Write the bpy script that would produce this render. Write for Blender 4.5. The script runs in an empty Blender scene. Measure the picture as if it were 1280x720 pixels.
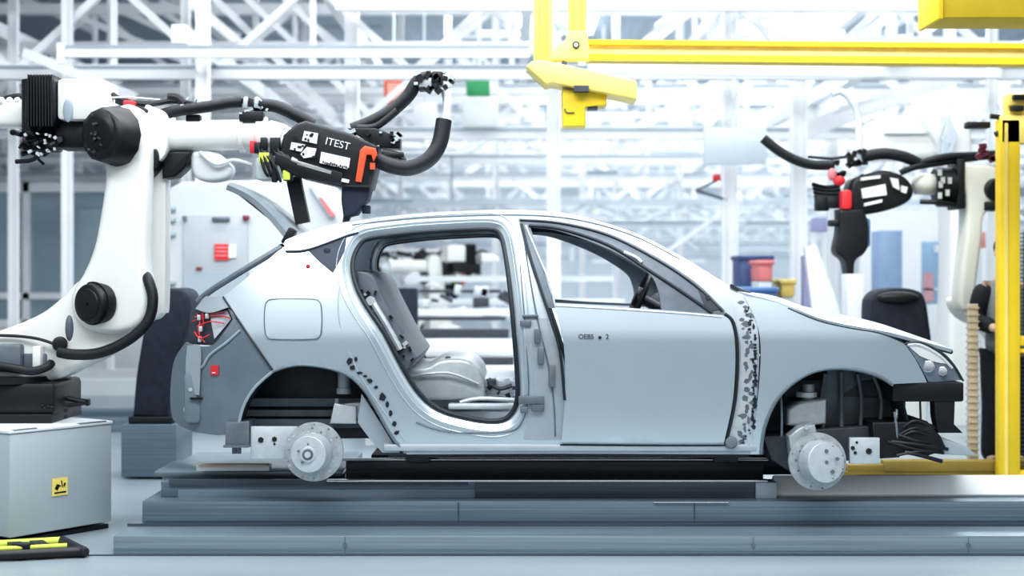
import bpy, bmesh, math, random
from mathutils import Vector, Matrix, Euler
from mathutils.geometry import delaunay_2d_cdt
random.seed(7)
C = bpy.context.scene.collection
F, U0, V0, CZ = 1832.0, 640.0, 345.0, 1.5          # lens in pixels, vanishing point, eye height
def P(u, v, Y):
    s = Y / F
    return Vector(((u - U0) * s, Y, CZ - (v - V0) * s))

# ------------------------------------------------------------------ materials
MATS = {}
def mat(name, col, rough=0.5, metal=0.0, var=0.06, scale=8.0, stretch=(1, 1, 1), coat=0.0, emit=0.0, bump=0.0, alpha=1.0):
    if name in MATS: return MATS[name]
    m = bpy.data.materials.new(name); m.use_nodes = True
    nt = m.node_tree; b = nt.nodes['Principled BSDF']
    tc = nt.nodes.new('ShaderNodeTexCoord'); mp = nt.nodes.new('ShaderNodeMapping')
    mp.inputs['Scale'].default_value = stretch
    no = nt.nodes.new('ShaderNodeTexNoise'); no.inputs['Scale'].default_value = scale; no.inputs['Detail'].default_value = 4
    cr = nt.nodes.new('ShaderNodeValToRGB')
    cr.color_ramp.elements[0].position = 0.3; cr.color_ramp.elements[1].position = 0.7
    cr.color_ramp.elements[0].color = tuple(max(0, c * (1 - var)) for c in col) + (1,)
    cr.color_ramp.elements[1].color = tuple(min(1, c * (1 + var)) for c in col) + (1,)
    L = nt.links.new
    L(tc.outputs['Object'], mp.inputs['Vector']); L(mp.outputs['Vector'], no.inputs['Vector'])
    L(no.outputs['Fac'], cr.inputs['Fac']); L(cr.outputs['Color'], b.inputs['Base Color'])
    b.inputs['Roughness'].default_value = rough; b.inputs['Metallic'].default_value = metal
    b.inputs['Coat Weight'].default_value = coat; b.inputs['Coat Roughness'].default_value = 0.08
    if emit:
        L(cr.outputs['Color'], b.inputs['Emission Color']); b.inputs['Emission Strength'].default_value = emit
    if bump:
        bp = nt.nodes.new('ShaderNodeBump'); bp.inputs['Strength'].default_value = bump; bp.inputs['Distance'].default_value = 0.01
        L(no.outputs['Fac'], bp.inputs['Height']); L(bp.outputs['Normal'], b.inputs['Normal'])
    b.inputs['Alpha'].default_value = alpha
    MATS[name] = m
    return m
paint = mat('silver_paint', (0.66, 0.745, 0.80), 0.30, 0.62, 0.015, 3, coat=0.5)
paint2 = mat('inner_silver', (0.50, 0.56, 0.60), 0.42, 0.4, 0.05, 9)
primer = mat('grey_primer', (0.19, 0.235, 0.27), 0.45, 0.15, 0.08, 6)
primer_l = mat('light_primer', (0.42, 0.47, 0.51), 0.4, 0.2, 0.08, 6)
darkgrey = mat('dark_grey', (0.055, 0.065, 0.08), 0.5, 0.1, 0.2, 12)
midgrey = mat('mid_grey', (0.16, 0.19, 0.22), 0.5, 0.2, 0.15, 12)
black = mat('black_plastic', (0.007, 0.009, 0.013), 0.45, 0.0, 0.2, 20)
navy = mat('navy_cover', (0.014, 0.02, 0.036), 0.75, 0.0, 0.25, 18, bump=0.2)
seal = mat('rubber_seal', (0.02, 0.028, 0.038), 0.5, 0.0, 0.1, 20)
hose = mat('hose_rubber', (0.010, 0.013, 0.019), 0.55, 0.0, 0.2, 30)
white = mat('robot_white', (0.86, 0.87, 0.85), 0.32, 0.0, 0.015, 4, coat=0.3)
cream = mat('robot_cream', (0.72, 0.72, 0.66), 0.4, 0.0, 0.03, 4)
castiron = mat('cast_disc', (0.44, 0.48, 0.50), 0.5, 0.45, 0.16, 26, bump=0.25)
castlight = mat('light_metal', (0.62, 0.67, 0.70), 0.4, 0.35, 0.08, 20)
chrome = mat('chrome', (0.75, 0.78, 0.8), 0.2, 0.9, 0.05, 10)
yellow = mat('safety_yellow', (0.87, 0.62, 0.03), 0.42, 0.0, 0.05, 5)
yellow_p = mat('pale_yellow', (0.92, 0.73, 0.20), 0.42, 0.0, 0.04, 5)
ochre = mat('ochre_yellow', (0.60, 0.42, 0.02), 0.5, 0.0, 0.08, 5)
lime = mat('lime_tape', (0.62, 0.72, 0.10), 0.5, 0.0, 0.1, 10)
red = mat('signal_red', (0.75, 0.04, 0.05), 0.45, 0.0, 0.08, 12)
orange = mat('orange_red', (0.85, 0.11, 0.04), 0.45, 0.0, 0.08, 12)
green = mat('sign_green', (0.07, 0.42, 0.17), 0.5, 0.0, 0.05, 5)
blue = mat('bin_blue', (0.10, 0.22, 0.45), 0.5, 0.0, 0.08, 5)
palewhite = mat('steel_white', (0.88, 0.90, 0.92), 0.5, 0.0, 0.02, 2)  # white steel, kept paler to carry the hall's overexposed haze
paleblue = mat('steel_pale_blue', (0.62, 0.68, 0.74), 0.5, 0.0, 0.05, 2)  # paleness also carries the haze of the overexposed hall
greysteel = mat('steel_grey', (0.36, 0.42, 0.47), 0.5, 0.1, 0.08, 2)
paper = mat('label_white', (0.85, 0.86, 0.86), 0.6, 0.0, 0.05, 20)
cabgrey = mat('cabinet_grey', (0.44, 0.50, 0.53), 0.42, 0.1, 0.02, 3)
cablight = mat('cabinet_light', (0.74, 0.78, 0.80), 0.45, 0.0, 0.03, 3)
bedgrey = mat('bed_grey', (0.155, 0.205, 0.25), 0.30, 0.35, 0.22, 3.0, (0.25, 30, 30))
beddark = mat('bed_dark', (0.075, 0.097, 0.122), 0.35, 0.3, 0.30, 3.0, (0.2, 30, 30))
bedplate = mat('bed_plate', (0.24, 0.305, 0.355), 0.28, 0.35, 0.18, 3.0, (0.25, 25, 25))
tan = mat('tan_wood', (0.55, 0.46, 0.34), 0.6, 0.0, 0.12, 8)
skin = mat('skin', (0.62, 0.42, 0.33), 0.5, 0.0, 0.06, 20)
hairm = mat('hair', (0.03, 0.022, 0.018), 0.6, 0.0, 0.3, 40)
jacket = mat('jacket_grey', (0.25, 0.27, 0.28), 0.8, 0.0, 0.1, 30)
trouser = mat('trouser_black', (0.014, 0.016, 0.024), 0.8, 0.0, 0.2, 30)
lamp_em = mat('luminaire_white', (0.95, 0.97, 1.0), 0.5, 0, 0.01, 2, emit=3.0)
def glass_mat():
    m = mat('pane_glass', (0.62, 0.72, 0.78), 0.05, 0, 0.02, 2)
    b = m.node_tree.nodes['Principled BSDF']; b.inputs['Transmission Weight'].default_value = 0.7; b.inputs['IOR'].default_value = 1.05
    return m
glass = glass_mat()
tint = mat('tinted_glass', (0.05, 0.065, 0.085), 0.35, 0.0, 0.1, 5)
tint.node_tree.nodes['Principled BSDF'].inputs['Specular IOR Level'].default_value = .15
lampglass = mat('lamp_glass', (0.35, 0.42, 0.50), 0.1, 0.5, 0.1, 15, coat=0.8)

# ------------------------------------------------------------------ mesh builder
class MB:
    def __init__(s): s.bm = bmesh.new()
    def _add(s, b, mi=0):
        for f in b.faces: f.material_index = mi
        me = bpy.data.meshes.new('t'); b.to_mesh(me); b.free(); s.bm.from_mesh(me); bpy.data.meshes.remove(me); return s
    def box(s, c, d, rot=(0, 0, 0), bev=0.0, mi=0, seg=2):
        b = bmesh.new(); bmesh.ops.create_cube(b, size=1)
        bmesh.ops.scale(b, vec=d, verts=b.verts)
        if bev: bmesh.ops.bevel(b, geom=b.edges[:], offset=min(bev, min(d) * .45), segments=seg, affect='EDGES', profile=.5)
        bmesh.ops.transform(b, matrix=Matrix.Translation(c) @ Euler(rot).to_matrix().to_4x4(), verts=b.verts)
        return s._add(b, mi)
    def pbox(s, u0, u1, v0, v1, Y0, Y1, Yr=None, bev=0.0, mi=0):
        Yr = Yr or Y0
        a, b_ = P(u0, v0, Yr), P(u1, v1, Yr)
        return s.box(((a.x + b_.x) / 2, (Y0 + Y1) / 2, (a.z + b_.z) / 2), (abs(a.x - b_.x), abs(Y1 - Y0), abs(a.z - b_.z)), bev=bev, mi=mi)
    def cyl(s, p0, p1, r0, r1=None, n=24, bev=0.0, mi=0):
        p0, p1 = Vector(p0), Vector(p1); r1 = r0 if r1 is None else r1
        d = p1 - p0; L = d.length
        b = bmesh.new(); bmesh.ops.create_cone(b, cap_ends=True, segments=n, radius1=r0, radius2=r1, depth=L)
        if bev:
            es = [e for e in b.edges if abs(e.verts[0].co.z - e.verts[1].co.z) < 1e-5]
            bmesh.ops.bevel(b, geom=es, offset=bev, segments=3, affect='EDGES', profile=.5)
        q = Vector((0, 0, 1)).rotation_difference(d.normalized())
        bmesh.ops.transform(b, matrix=Matrix.Translation((p0 + p1) / 2) @ q.to_matrix().to_4x4(), verts=b.verts)
        return s._add(b, mi)
    def bar(s, p0, p1, w, h=None, mi=0):
        p0, p1 = Vector(p0), Vector(p1); h = h or w; d = p1 - p0
        q = d.to_track_quat('X', 'Z')
        b = bmesh.new(); bmesh.ops.create_cube(b, size=1); bmesh.ops.scale(b, vec=(d.length, w, h), verts=b.verts)
        bmesh.ops.transform(b, matrix=Matrix.Translation((p0 + p1) / 2) @ q.to_matrix().to_4x4(), verts=b.verts)
        return s._add(b, mi)
    def sph(s, c, r, n=20, mi=0, rot=(0, 0, 0)):
        r = (r, r, r) if isinstance(r, (int, float)) else r
        b = bmesh.new(); bmesh.ops.create_uvsphere(b, u_segments=n, v_segments=n // 2, radius=1)
        bmesh.ops.scale(b, vec=r, verts=b.verts)
        bmesh.ops.transform(b, matrix=Matrix.Translation(c) @ Euler(rot).to_matrix().to_4x4(), verts=b.verts)
        return s._add(b, mi)
    def tube(s, pts, r, n=10, sub=6, mi=0, closed=False, ribs=False):
        pts = [Vector(p) for p in pts]; pp = crom(pts, sub, closed); N = len(pp)
        b = bmesh.new(); rings = []; prev = None
        for i, p in enumerate(pp):
            t = (pp[(i + 1) % N] - pp[i - 1]) if closed else (pp[min(i + 1, N - 1)] - pp[max(i - 1, 0)])
            t.normalize()
            if prev is None:
                a = Vector((0, 1, 0)) if abs(t.y) < .9 else Vector((1, 0, 0)); nn = (a - t * a.dot(t)).normalized()
            else: nn = (prev - t * prev.dot(t)).normalized()
            prev = nn; bb = t.cross(nn)
            rr = r * (1.0 if not ribs or i % 2 else 0.86)
            rings.append([b.verts.new(p + (nn * math.cos(k * 2 * math.pi / n) + bb * math.sin(k * 2 * math.pi / n)) * rr) for k in range(n)])
        for i in range(N if closed else N - 1):
            A, B = rings[i], rings[(i + 1) % N]
            for k in range(n): b.faces.new((A[k], A[(k + 1) % n], B[(k + 1) % n], B[k]))
        if not closed: b.faces.new(rings[0][::-1]); b.faces.new(rings[-1])
        bmesh.ops.recalc_face_normals(b, faces=b.faces)
        return s._add(b, mi)
    def prism(s, pts, Y0, Y1, Yr, bev=0.0, mi=0, smooth=True, seg=3):
        pl = smooth2(pts, 4) if smooth else [p[:2] for p in pts]
        w = [P(u, v, Yr) for u, v in pl]
        b = bmesh.new()
        A = [b.verts.new((p.x, Y0, p.z)) for p in w]; B = [b.verts.new((p.x, Y1, p.z)) for p in w]; n = len(w)
        fa = b.faces.new(A); fb = b.faces.new(B[::-1])
        for i in range(n): b.faces.new((A[i], B[i], B[(i + 1) % n], A[(i + 1) % n]))
        bmesh.ops.recalc_face_normals(b, faces=b.faces)
        if bev: bmesh.ops.bevel(b, geom=list(set(fa.edges[:] + fb.edges[:])), offset=bev, segments=seg, affect='EDGES', profile=.5, clamp_overlap=True)
        return s._add(b, mi)
    def grid(s, rows, mi=0, thick=None):
        b = bmesh.new(); V = [[b.verts.new(p) for p in r] for r in rows]
        for i in range(len(V) - 1):
            for j in range(len(V[0]) - 1): b.faces.new((V[i][j], V[i][j + 1], V[i + 1][j + 1], V[i + 1][j]))
        bmesh.ops.recalc_face_normals(b, faces=b.faces)
        if thick: bmesh.ops.solidify(b, geom=b.faces[:], thickness=thick)
        return s._add(b, mi)
    def loft(s, loops, mi=0):
        b = bmesh.new(); V = [[b.verts.new(p) for p in l] for l in loops]; n = len(V[0])
        for i in range(len(V) - 1):
            for j in range(n): b.faces.new((V[i][j], V[i][(j + 1) % n], V[i + 1][(j + 1) % n], V[i + 1][j]))
        bmesh.ops.recalc_face_normals(b, faces=b.faces)
        return s._add(b, mi)
    def panel(s, outer, holes=(), off=0.0, thick=0.014, step=9, mi=0, fn=None):
        fn = fn or car_pt
        def dense(l):
            r = []
            for i, p in enumerate(l):
                q = l[(i + 1) % len(l)]; k = max(1, int(math.hypot(q[0] - p[0], q[1] - p[1]) / step))
                r += [(p[0] + (q[0] - p[0]) * t / k, p[1] + (q[1] - p[1]) * t / k) for t in range(k)]
            return r
        O = dense(smooth2(outer, 5)); H = [dense(smooth2(h, 5)) for h in holes]
        pts, edges = [], []
        for loop in [O] + H:
            k = len(pts); pts += [Vector(p) for p in loop]; n = len(loop)
            edges += [(k + i, k + (i + 1) % n) for i in range(n)]
        nb = len(pts)
        us = [p[0] for p in O]; vs = [p[1] for p in O]
        u = min(us) + step * .5; row = 0
        while u < max(us):
            v = min(vs) + step * .5
            while v < max(vs):
                q = (u, v)
                if inside(q, O) and not any(inside(q, h) for h in H) and min((p - Vector(q)).length for p in pts[:nb]) > step * .45: pts.append(Vector(q))
                v += step
            u += step
        vo, eo, fo, _, _, _ = delaunay_2d_cdt(pts, edges, [], 0, 1e-4)
        b = bmesh.new(); fr = [b.verts.new(fn(p[0], p[1], off)) for p in vo]
        bk = [b.verts.new(x.co + Vector((0, thick, 0))) for x in fr]
        cnt = {}
        for t in fo:
            c = (sum(vo[i][0] for i in t) / 3, sum(vo[i][1] for i in t) / 3)
            if not inside(c, O) or any(inside(c, h) for h in H): continue
            try:
                b.faces.new([fr[i] for i in t]); b.faces.new([bk[i] for i in t][::-1])
            except ValueError: continue
            for i in range(3):
                a, c_ = t[i], t[(i + 1) % 3]; cnt.setdefault((min(a, c_), max(a, c_)), []).append((a, c_))
        for k, l in cnt.items():
            if len(l) == 1:
                a, c_ = l[0]; b.faces.new((fr[a], bk[a], bk[c_], fr[c_]))
        for x in [x for x in b.verts if not x.link_faces]: b.verts.remove(x)
        bmesh.ops.recalc_face_normals(b, faces=b.faces)
        return s._add(b, mi)
    def text(s, string, size, M, mi=0, depth=0.001):
        cu = bpy.data.curves.new('t', 'FONT'); cu.body = string; cu.size = size; cu.extrude = depth; cu.align_x = 'CENTER'; cu.align_y = 'CENTER'
        o = bpy.data.objects.new('t', cu); C.objects.link(o)
        me = bpy.data.meshes.new_from_object(o.evaluated_get(bpy.context.evaluated_depsgraph_get()))
        b = bmesh.new(); b.from_mesh(me); bmesh.ops.transform(b, matrix=M, verts=b.verts)
        bpy.data.objects.remove(o); bpy.data.curves.remove(cu); bpy.data.meshes.remove(me)
        return s._add(b, mi)
    def build(s, name, m, parent=None, angle=38, **kw):
        me = bpy.data.meshes.new(name)
        o = bpy.data.objects.new(name, me); C.objects.link(o)
        org = ORG.get(parent.name, Vector()) if parent else kw.get('org', Vector())
        bmesh.ops.translate(s.bm, vec=-org, verts=s.bm.verts)
        for f in s.bm.faces: f.smooth = True
        s.bm.to_mesh(me); s.bm.free()
        for x in (m if isinstance(m, (list, tuple)) else [m]): me.materials.append(x)
        me.set_sharp_from_angle(angle=math.radians(angle))
        if parent: o.parent = parent
        else: o.location = org
        ORG[o.name] = org
        if kw.get('label'): o['label'] = kw['label']
        if kw.get('cat'): o['category'] = kw['cat']
        if kw.get('group'): o['group'] = kw['group']
        if kw.get('kind'): o['kind'] = kw['kind']
        return o
ORG = {}
def crom(p, sub, closed=False):
    N = len(p); out = []
    if N < 3 and not closed: return p
    for i in range(N if closed else N - 1):
        a, b, c, d = (p[(i - 1) % N], p[i], p[(i + 1) % N], p[(i + 2) % N]) if closed else (p[max(i - 1, 0)], p[i], p[i + 1], p[min(i + 2, N - 1)])
        for k in range(sub):
            t = k / sub
            out.append(.5 * ((2 * b) + (c - a) * t + (2 * a - 5 * b + 4 * c - d) * t * t + (3 * b - a - 3 * c + d) * t ** 3))
    if not closed: out.append(p[-1])
    return out
def smooth2(pts, sub=5):
    """Closed outline in 2-D: a third element marks a sharp corner; otherwise the outline is curved."""
    n = len(pts)
    V = [Vector(p[:2]) for p in pts]; cor = [len(p) > 2 for p in pts]
    if all(cor): return [tuple(v) for v in V]
    out = []
    for i in range(n):
        b, c = V[i], V[(i + 1) % n]
        a = V[i - 1] if not cor[i] else b - (c - b) * .5
        d = V[(i + 2) % n] if not cor[(i + 1) % n] else c + (c - b) * .5
        if cor[i] and cor[(i + 1) % n]: out.append(tuple(b)); continue
        for k in range(sub):
            t = k / sub
            q = .5 * ((2 * b) + (c - a) * t + (2 * a - 5 * b + 4 * c - d) * t * t + (3 * b - a - 3 * c + d) * t ** 3)
            out.append(tuple(q))
    return out
def inside(q, poly):
    x, y = q; r = False; j = len(poly) - 1
    for i in range(len(poly)):
        xi, yi = poly[i][0], poly[i][1]; xj, yj = poly[j][0], poly[j][1]
        if (yi > y) != (yj > y) and x < (xj - xi) * (y - yi) / (yj - yi) + xi: r = not r
        j = i
    return r
def offset(pl, d):
    """Moves a closed outline along its normals (positive = outward)."""
    n = len(pl); A = sum(pl[i][0] * pl[(i + 1) % n][1] - pl[(i + 1) % n][0] * pl[i][1] for i in range(n)); sg = 1 if A > 0 else -1
    out = []
    for i in range(n):
        t = (Vector(pl[(i + 1) % n][:2]) - Vector(pl[i - 1][:2])).normalized()
        out.append((pl[i][0] + t.y * d * sg, pl[i][1] - t.x * d * sg))
    return out
def thing(name, label, cat, loc, group=None, rz=0):
    o = bpy.data.objects.new(name, None); C.objects.link(o); o.location = loc; o.empty_display_size = .1
    o['label'] = label; o['category'] = cat; o.rotation_euler = (0, 0, rz)
    if group: o['group'] = group
    ORG[o.name] = Vector(loc)
    return o
def dup(root, loc, rz=0, sc=1, label=None, group=None):
    def rec(o, par):
        c = o.copy(); C.objects.link(c)
        if par: c.parent = par
        for ch in list(o.children): rec(ch, c)
        return c
    r = rec(root, None); r.location = loc; r.rotation_euler = (0, 0, rz); r.scale = (sc, sc, sc)
    if label: r['label'] = label
    if group: r['group'] = group
    return r
def struct(name, mb, m, **k): return mb.build(name, m, None, kind='structure', **k)

# ================================================================== CAR
YC = 8.87
def halfw(x, z):
    if z > 1.17: t = z - 1.17; w = .88 - .10 * t - .40 * t * t
    else: t = 1.17 - z; w = .88 - .07 * t - .10 * t * t
    if x > 1.75: w -= .17 * ((x - 1.75) / .8) ** 2
    if x < -1.25: w -= .24 * ((-1.25 - x) / .6) ** 2
    return w
def car_pt(u, v, off=0.0):
    Y = 8.0
    for _ in range(7):
        p = P(u, v, Y); Y = YC - halfw(p.x, p.z) - off
    return P(u, v, Y)
car = thing('car_body', 'unfinished silver hatchback body shell on the conveyor with bare brake discs and no wheels', 'car', (0.3, YC, 0.40))
def mir(o):
    c = o.copy(); me = o.data.copy(); c.data = me; C.objects.link(c); c.parent = o.parent; ORG[c.name] = ORG[o.name]
    b = bmesh.new(); b.from_mesh(me)
    for v in b.verts: v.co.y = -v.co.y
    bmesh.ops.reverse_faces(b, faces=b.faces); b.to_mesh(me); b.free()
    return c
c_ = 'c'
ROOF = [(357, 300), (372, 294), (400, 285), (440, 277), (500, 270.5), (560, 266.5), (640, 264.5), (700, 267.5), (750, 277), (800, 294), (850, 320), (900, 350), (930, 369)]
REAR_SEAL = [(452, 303), (470, 297), (520, 291), (580, 287.5), (612, 287), (624, 292), (630, 310), (636, 350), (641, 400), (645, 450), (647, 490), (643, 510), (632, 523), (612, 526), (580, 521), (548, 511), (525, 492), (505, 462), (480, 415), (455, 378), (443, 350), (441, 325)]
FRONT_AP = [(656, 282, c_), (700, 284), (760, 299), (820, 329), (870, 361), (902, 393, c_), (912, 430), (911, 480), (904, 530), (893, 547, c_), (800, 548), (726, 548, c_), (718, 500), (709, 455), (692, 400), (672, 340)]
rs = smooth2(REAR_SEAL, 3)
rs_out = offset(rs, 13)
# --- outer body side
BODY = [(350, 312, c_), (357, 300, c_)] + ROOF[1:-1] + [(930, 369, c_), (945, 400), (949, 440), (946, 500), (940, 568, c_), (905, 566), (700, 566), (508, 567, c_),
        (490, 545), (470, 510), (455, 486), (435, 468), (410, 459), (380, 455), (360, 457), (341, 463, c_), (310, 418), (279, 371, c_), (310, 346)]
mb = MB(); mb.panel(BODY, [rs_out, FRONT_AP], thick=.02)
body = mb.build('body_side', paint, car)
far_body = mir(body)
# --- door opening flange, seal and return
mb = MB()
l0 = [car_pt(u, v, 0) for u, v in rs_out]; l1 = [car_pt(u, v, -.012) for u, v in offset(rs, 9)]
l2 = [car_pt(u, v, -.03) for u, v in offset(rs, 5)]; l3 = [car_pt(u, v, -.04) for u, v in rs]
mb.loft([l0, l1, l2, l3])
fl = mb.build('door_flange', paint, car); mir(fl)
mb = MB(); mb.loft([l3, [p + Vector((0, .10, 0)) for p in l3]])
fr_ = smooth2(FRONT_AP, 3); lf = [car_pt(u, v, -.0) for u, v in fr_]
mb.loft([lf, [p + Vector((0, .11, 0)) for p in lf]])
o = mb.build('opening_return', midgrey, car); mir(o)
mb = MB(); mb.tube([car_pt(u, v, -.035) for u, v in rs[::2]], .013, 8, 3, closed=True)
o = mb.build('door_seal', seal, car); mir(o)
mb = MB(); mb.tube([car_pt(u, v, .004) for u, v in fr_[::2]], .011, 8, 3, closed=True)
o = mb.build('door_seal', seal, car); mir(o)
# pressed feature lines along the flange and C-pillar
mb = MB()
for d, r in ((20, .004), (9, .003)):
    q = offset(rs, d); mb.tube([car_pt(u, v, .001) for u, v in q[::2]], r, 6, 3, closed=True)
mb.tube([car_pt(u, v, .001) for u, v in [(425, 352), (424, 400), (445, 460), (480, 515), (507, 552)]], .004, 6, 6)
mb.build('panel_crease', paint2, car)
# B-pillar latch & bracket details
mb = MB()
for (u, v, a, b_) in [(657, 404, 7, 4), (672, 420, 4, 9), (676, 445, 4, 10), (664, 500, 16, 5), (672, 508, 8, 6), (655, 512, 5, 4), (690, 470, 4, 14), (663, 395, 10, 2)]:
    p = car_pt(u, v, .006); s = 8 / F
    mb.box(p, (a * 2 * s, .03, b_ * 2 * s), bev=.006)
mb.tube([car_pt(u, v, .004) for u, v in [(655, 300), (662, 345), (672, 400), (684, 450), (692, 500), (694, 545)]], .005, 6, 5)
mb.tube([car_pt(u, v, .004) for u, v in [(650, 330), (655, 390), (660, 460), (660, 500), (652, 528), (632, 540), (560, 540), (520, 528)]], .004, 6, 5)
mb.build('pillar_bracket', midgrey, car)
mb = MB(); mb.panel([(654, 398, c_), (684, 398, c_), (700, 452), (713, 500), (718, 549, c_), (655, 549, c_), (660, 500), (659, 440)], off=.003, thick=.006)
mb.build('pillar_inner', primer_l, car)
# black sealant / clips on the dog-leg and hinge pillar
mb = MB()
marks = [(437, 451, 5, 5), (441, 460, 4, 4), (450, 466, 4, 2), (457, 470, 3, 2), (462, 476, 4, 3), (470, 484, 3, 2), (478, 497, 4, 6), (484, 506, 3, 4), (488, 517, 3, 5), (493, 530, 3, 4), (445, 449, 2, 3), (496, 541, 4, 3)]
for k in range(46):
    t = k / 45; u = 936 + 9 * math.sin(t * 3.0) - 14 * max(0, t - .75) * 2 + random.uniform(-4, 7); v = 385 + t * 172
    marks.append((min(u, 944), v, random.uniform(1, 3.5), random.uniform(1, 4)))
for u, v, a, b_ in marks:
    pl = [(u + a * math.cos(k) * random.uniform(.6, 1.2), v + b_ * math.sin(k) * random.uniform(.6, 1.2), c_) for k in [0, .9, 1.8, 2.7, 3.6, 4.5, 5.4]]
    mb.panel(pl, off=.006, thick=.006, step=30)
mb.build('sealant_marks', seal, car)
mb = MB(); mb.panel([(508, 556, c_), (600, 557, c_), (700, 555, c_), (906, 556, c_), (938, 559, c_), (938, 568, c_), (700, 567, c_), (508, 568, c_)], off=.004, thick=.006)
mb.build('side_sill', primer_l, car)
mb = MB(); mb.tube([car_pt(u, v, .012) for u, v in [(906, 392), (917, 404), (922, 440), (919, 500), (907, 556)]], .009, 8, 5); mb.tube([car_pt(u, v, .006) for u, v in [(700, 556), (800, 557), (906, 557)]], .005, 6, 3)
mb.build('door_gap', seal, car)
mb = MB()
for k in range(34):
    t = k / 33; u = 931 + 8 * math.sin(t * 3.1) - 20 * max(0, t - .7); v = 378 + t * 180; a, b_ = random.uniform(2, 6), random.uniform(2, 5); u += random.uniform(-7, 5)
    mb.panel([(u + a * math.cos(q) * random.uniform(.5, 1.2), v + b_ * math.sin(q) * random.uniform(.5, 1.2), c_) for q in (0, .8, 1.6, 2.4, 3.2, 4, 4.8, 5.6)], off=.0045, thick=.005, step=30)
mb.cyl(car_pt(914, 553, -.01), car_pt(914, 553, .03), .035, n=14, bev=.008)
mb.build('sealer_smear', midgrey, car)
# inner hinge pillar strip highlight
mb = MB(); mb.panel([(915, 366, c_), (927, 372), (942, 400), (947, 430), (942, 500), (930, 558, c_), (909, 558, c_), (920, 500), (926, 440), (920, 400)], off=.003, thick=.004)
mb.build('hinge_pillar', castlight, car)
# fuel flap
ff = [(331, 388), (334, 377), (345, 374, ), (388, 374), (399, 377), (402, 388), (402, 410), (399, 421), (388, 424), (345, 424), (334, 421), (331, 410)]
mb = MB(); mb.panel(ff, off=.004, thick=.008); flap = mb.build('fuel_flap', paint, car)
mb = MB(); mb.tube([car_pt(u, v, .002) for u, v in ff], .0042, 6, 4, closed=True); mb.build('flap_gap', midgrey, flap)
# quarter glass
mb = MB(); mb.panel([(385, 313, c_), (410, 304), (433, 296, c_), (430, 315), (416, 341, c_), (398, 326)], off=.004, thick=.008)
mb.tube([car_pt(u, v, .006) for u, v in [(357, 314), (385, 312), (433, 295), (448, 291)]], .007, 6, 4)
mb.sph(car_pt(409, 315, .0), (.02, .008, .03))
mb.build('quarter_glass', tint, car)
mb = MB(); mb.cyl(car_pt(385, 333, -.01), car_pt(385, 333, .006), .012, n=12); mb.cyl(car_pt(385, 333, 0), car_pt(385, 333, .009), .006, n=10)
mb.build('plug', red, car)
# C-pillar dark edge, hatch opening
mb = MB(); mb.tube([car_pt(u, v, .0) + Vector((0, .01, 0)) for u, v in [(247, 377), (262, 364), (300, 340), (330, 322), (352, 309)]], .018, 8, 5)
mb.tube([Vector((car_pt(352, 309).x, y, car_pt(352, 309).z)) for y in (car_pt(352, 309).y, YC, 2 * YC - car_pt(352, 309).y)], .02, 8, 3)
o = mb.build('hatch_seal', midgrey, car); mir(o)
mb = MB(); mb.panel([(244, 386, c_), (256, 370, c_), (279, 371, c_), (286, 384, c_), (262, 391)], off=.0, thick=.03)
mb.build('hatch_ledge', primer_l, car)
# grey lower rear quarter
LQ = [(285, 386, c_), (310, 419), (341, 463, c_), (318, 484), (304, 508), (296, 540, c_), (276, 544), (250, 541), (228, 534, ), (215, 520), (213, 485), (218, 450), (232, 428, c_), (250, 433), (266, 431), (278, 418), (291, 399, c_)]
mb = MB(); mb.panel(LQ, off=-.004, thick=.02, step=7); lq = mb.build('lower_quarter', primer, car); mir(lq)
mb = MB()
mb.tube([car_pt(u, v, .001) for u, v in [(300, 413), (283, 428), (262, 444), (252, 459), (235, 460)]], .008, 6, 5)
mb.tube([car_pt(u, v, .0) for u, v in [(341, 464), (318, 485), (304, 509), (297, 538)]], .009, 6, 5)
mb.build('pressed_ridge', primer_l, car)
mb = MB(); mb.tube([car_pt(u, v, .003) for u, v in [(279, 371), (310, 418), (341, 463)]], .006, 6, 4); mb.build('panel_gap', seal, car)
mb = MB(); mb.panel([(234, 432, c_), (250, 434), (250, 470), (249, 494, c_), (234, 492, c_), (232, 460)], off=.012, thick=.03)
mb.cyl(car_pt(237, 512, -.02), car_pt(237, 512, .02), .035, n=20, bev=.006); mb.cyl(car_pt(238, 487, .0), car_pt(238, 487, .03), .012, n=10)
mb.box(car_pt(246, 498, .01), (.07, .03, .012), mi=1)
mb.build('bumper_bracket', [primer_l, black], car)
mb = MB(); mb.panel([(263, 457, c_), (273, 457, c_), (273, 469, c_), (263, 469, c_)], off=.004, thick=.006); tag = mb.build('red_tag', red, car)
mb = MB(); mb.box(car_pt(268, 466, .005), (.028, .004, .005)); mb.build('tag_text', paper, tag)
mb = MB(); mb.panel([(238, 388, c_), (256, 384), (286, 384, c_), (291, 399, c_), (278, 419), (266, 432, c_), (236, 430, c_)], off=-.05, thick=.02)
rec = mb.build('lamp_recess', darkgrey, car)
mb = MB(); mb.panel([(262, 392, c_), (284, 388, c_), (289, 399, c_), (268, 424, c_)], off=-.04, thick=.01); mb.build('recess_plate', castlight, rec)
mb = MB()
for pts in ([(246, 392), (250, 400), (248, 412), (251, 427)], [(240, 402), (252, 398), (275, 395), (288, 398)], [(246, 408), (262, 402), (280, 404)], [(243, 396), (262, 393), (280, 391)], [(253, 390), (254, 406), (249, 418), (256, 428)], [(262, 418), (250, 423), (243, 415)]):
    mb.tube([car_pt(u, v, -.02 + random.uniform(-.01, .02)) for u, v in pts], .0035, 6, 4)
mb.build('red_wire', red, rec)
mb = MB()
for u, v in ((249, 397), (251, 411), (259, 395), (250, 424)): mb = MB(); mb.box(car_pt(u, v, -.02), (.02, .025, .03), bev=.004); mb.build('connector', castlight, rec)
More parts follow.
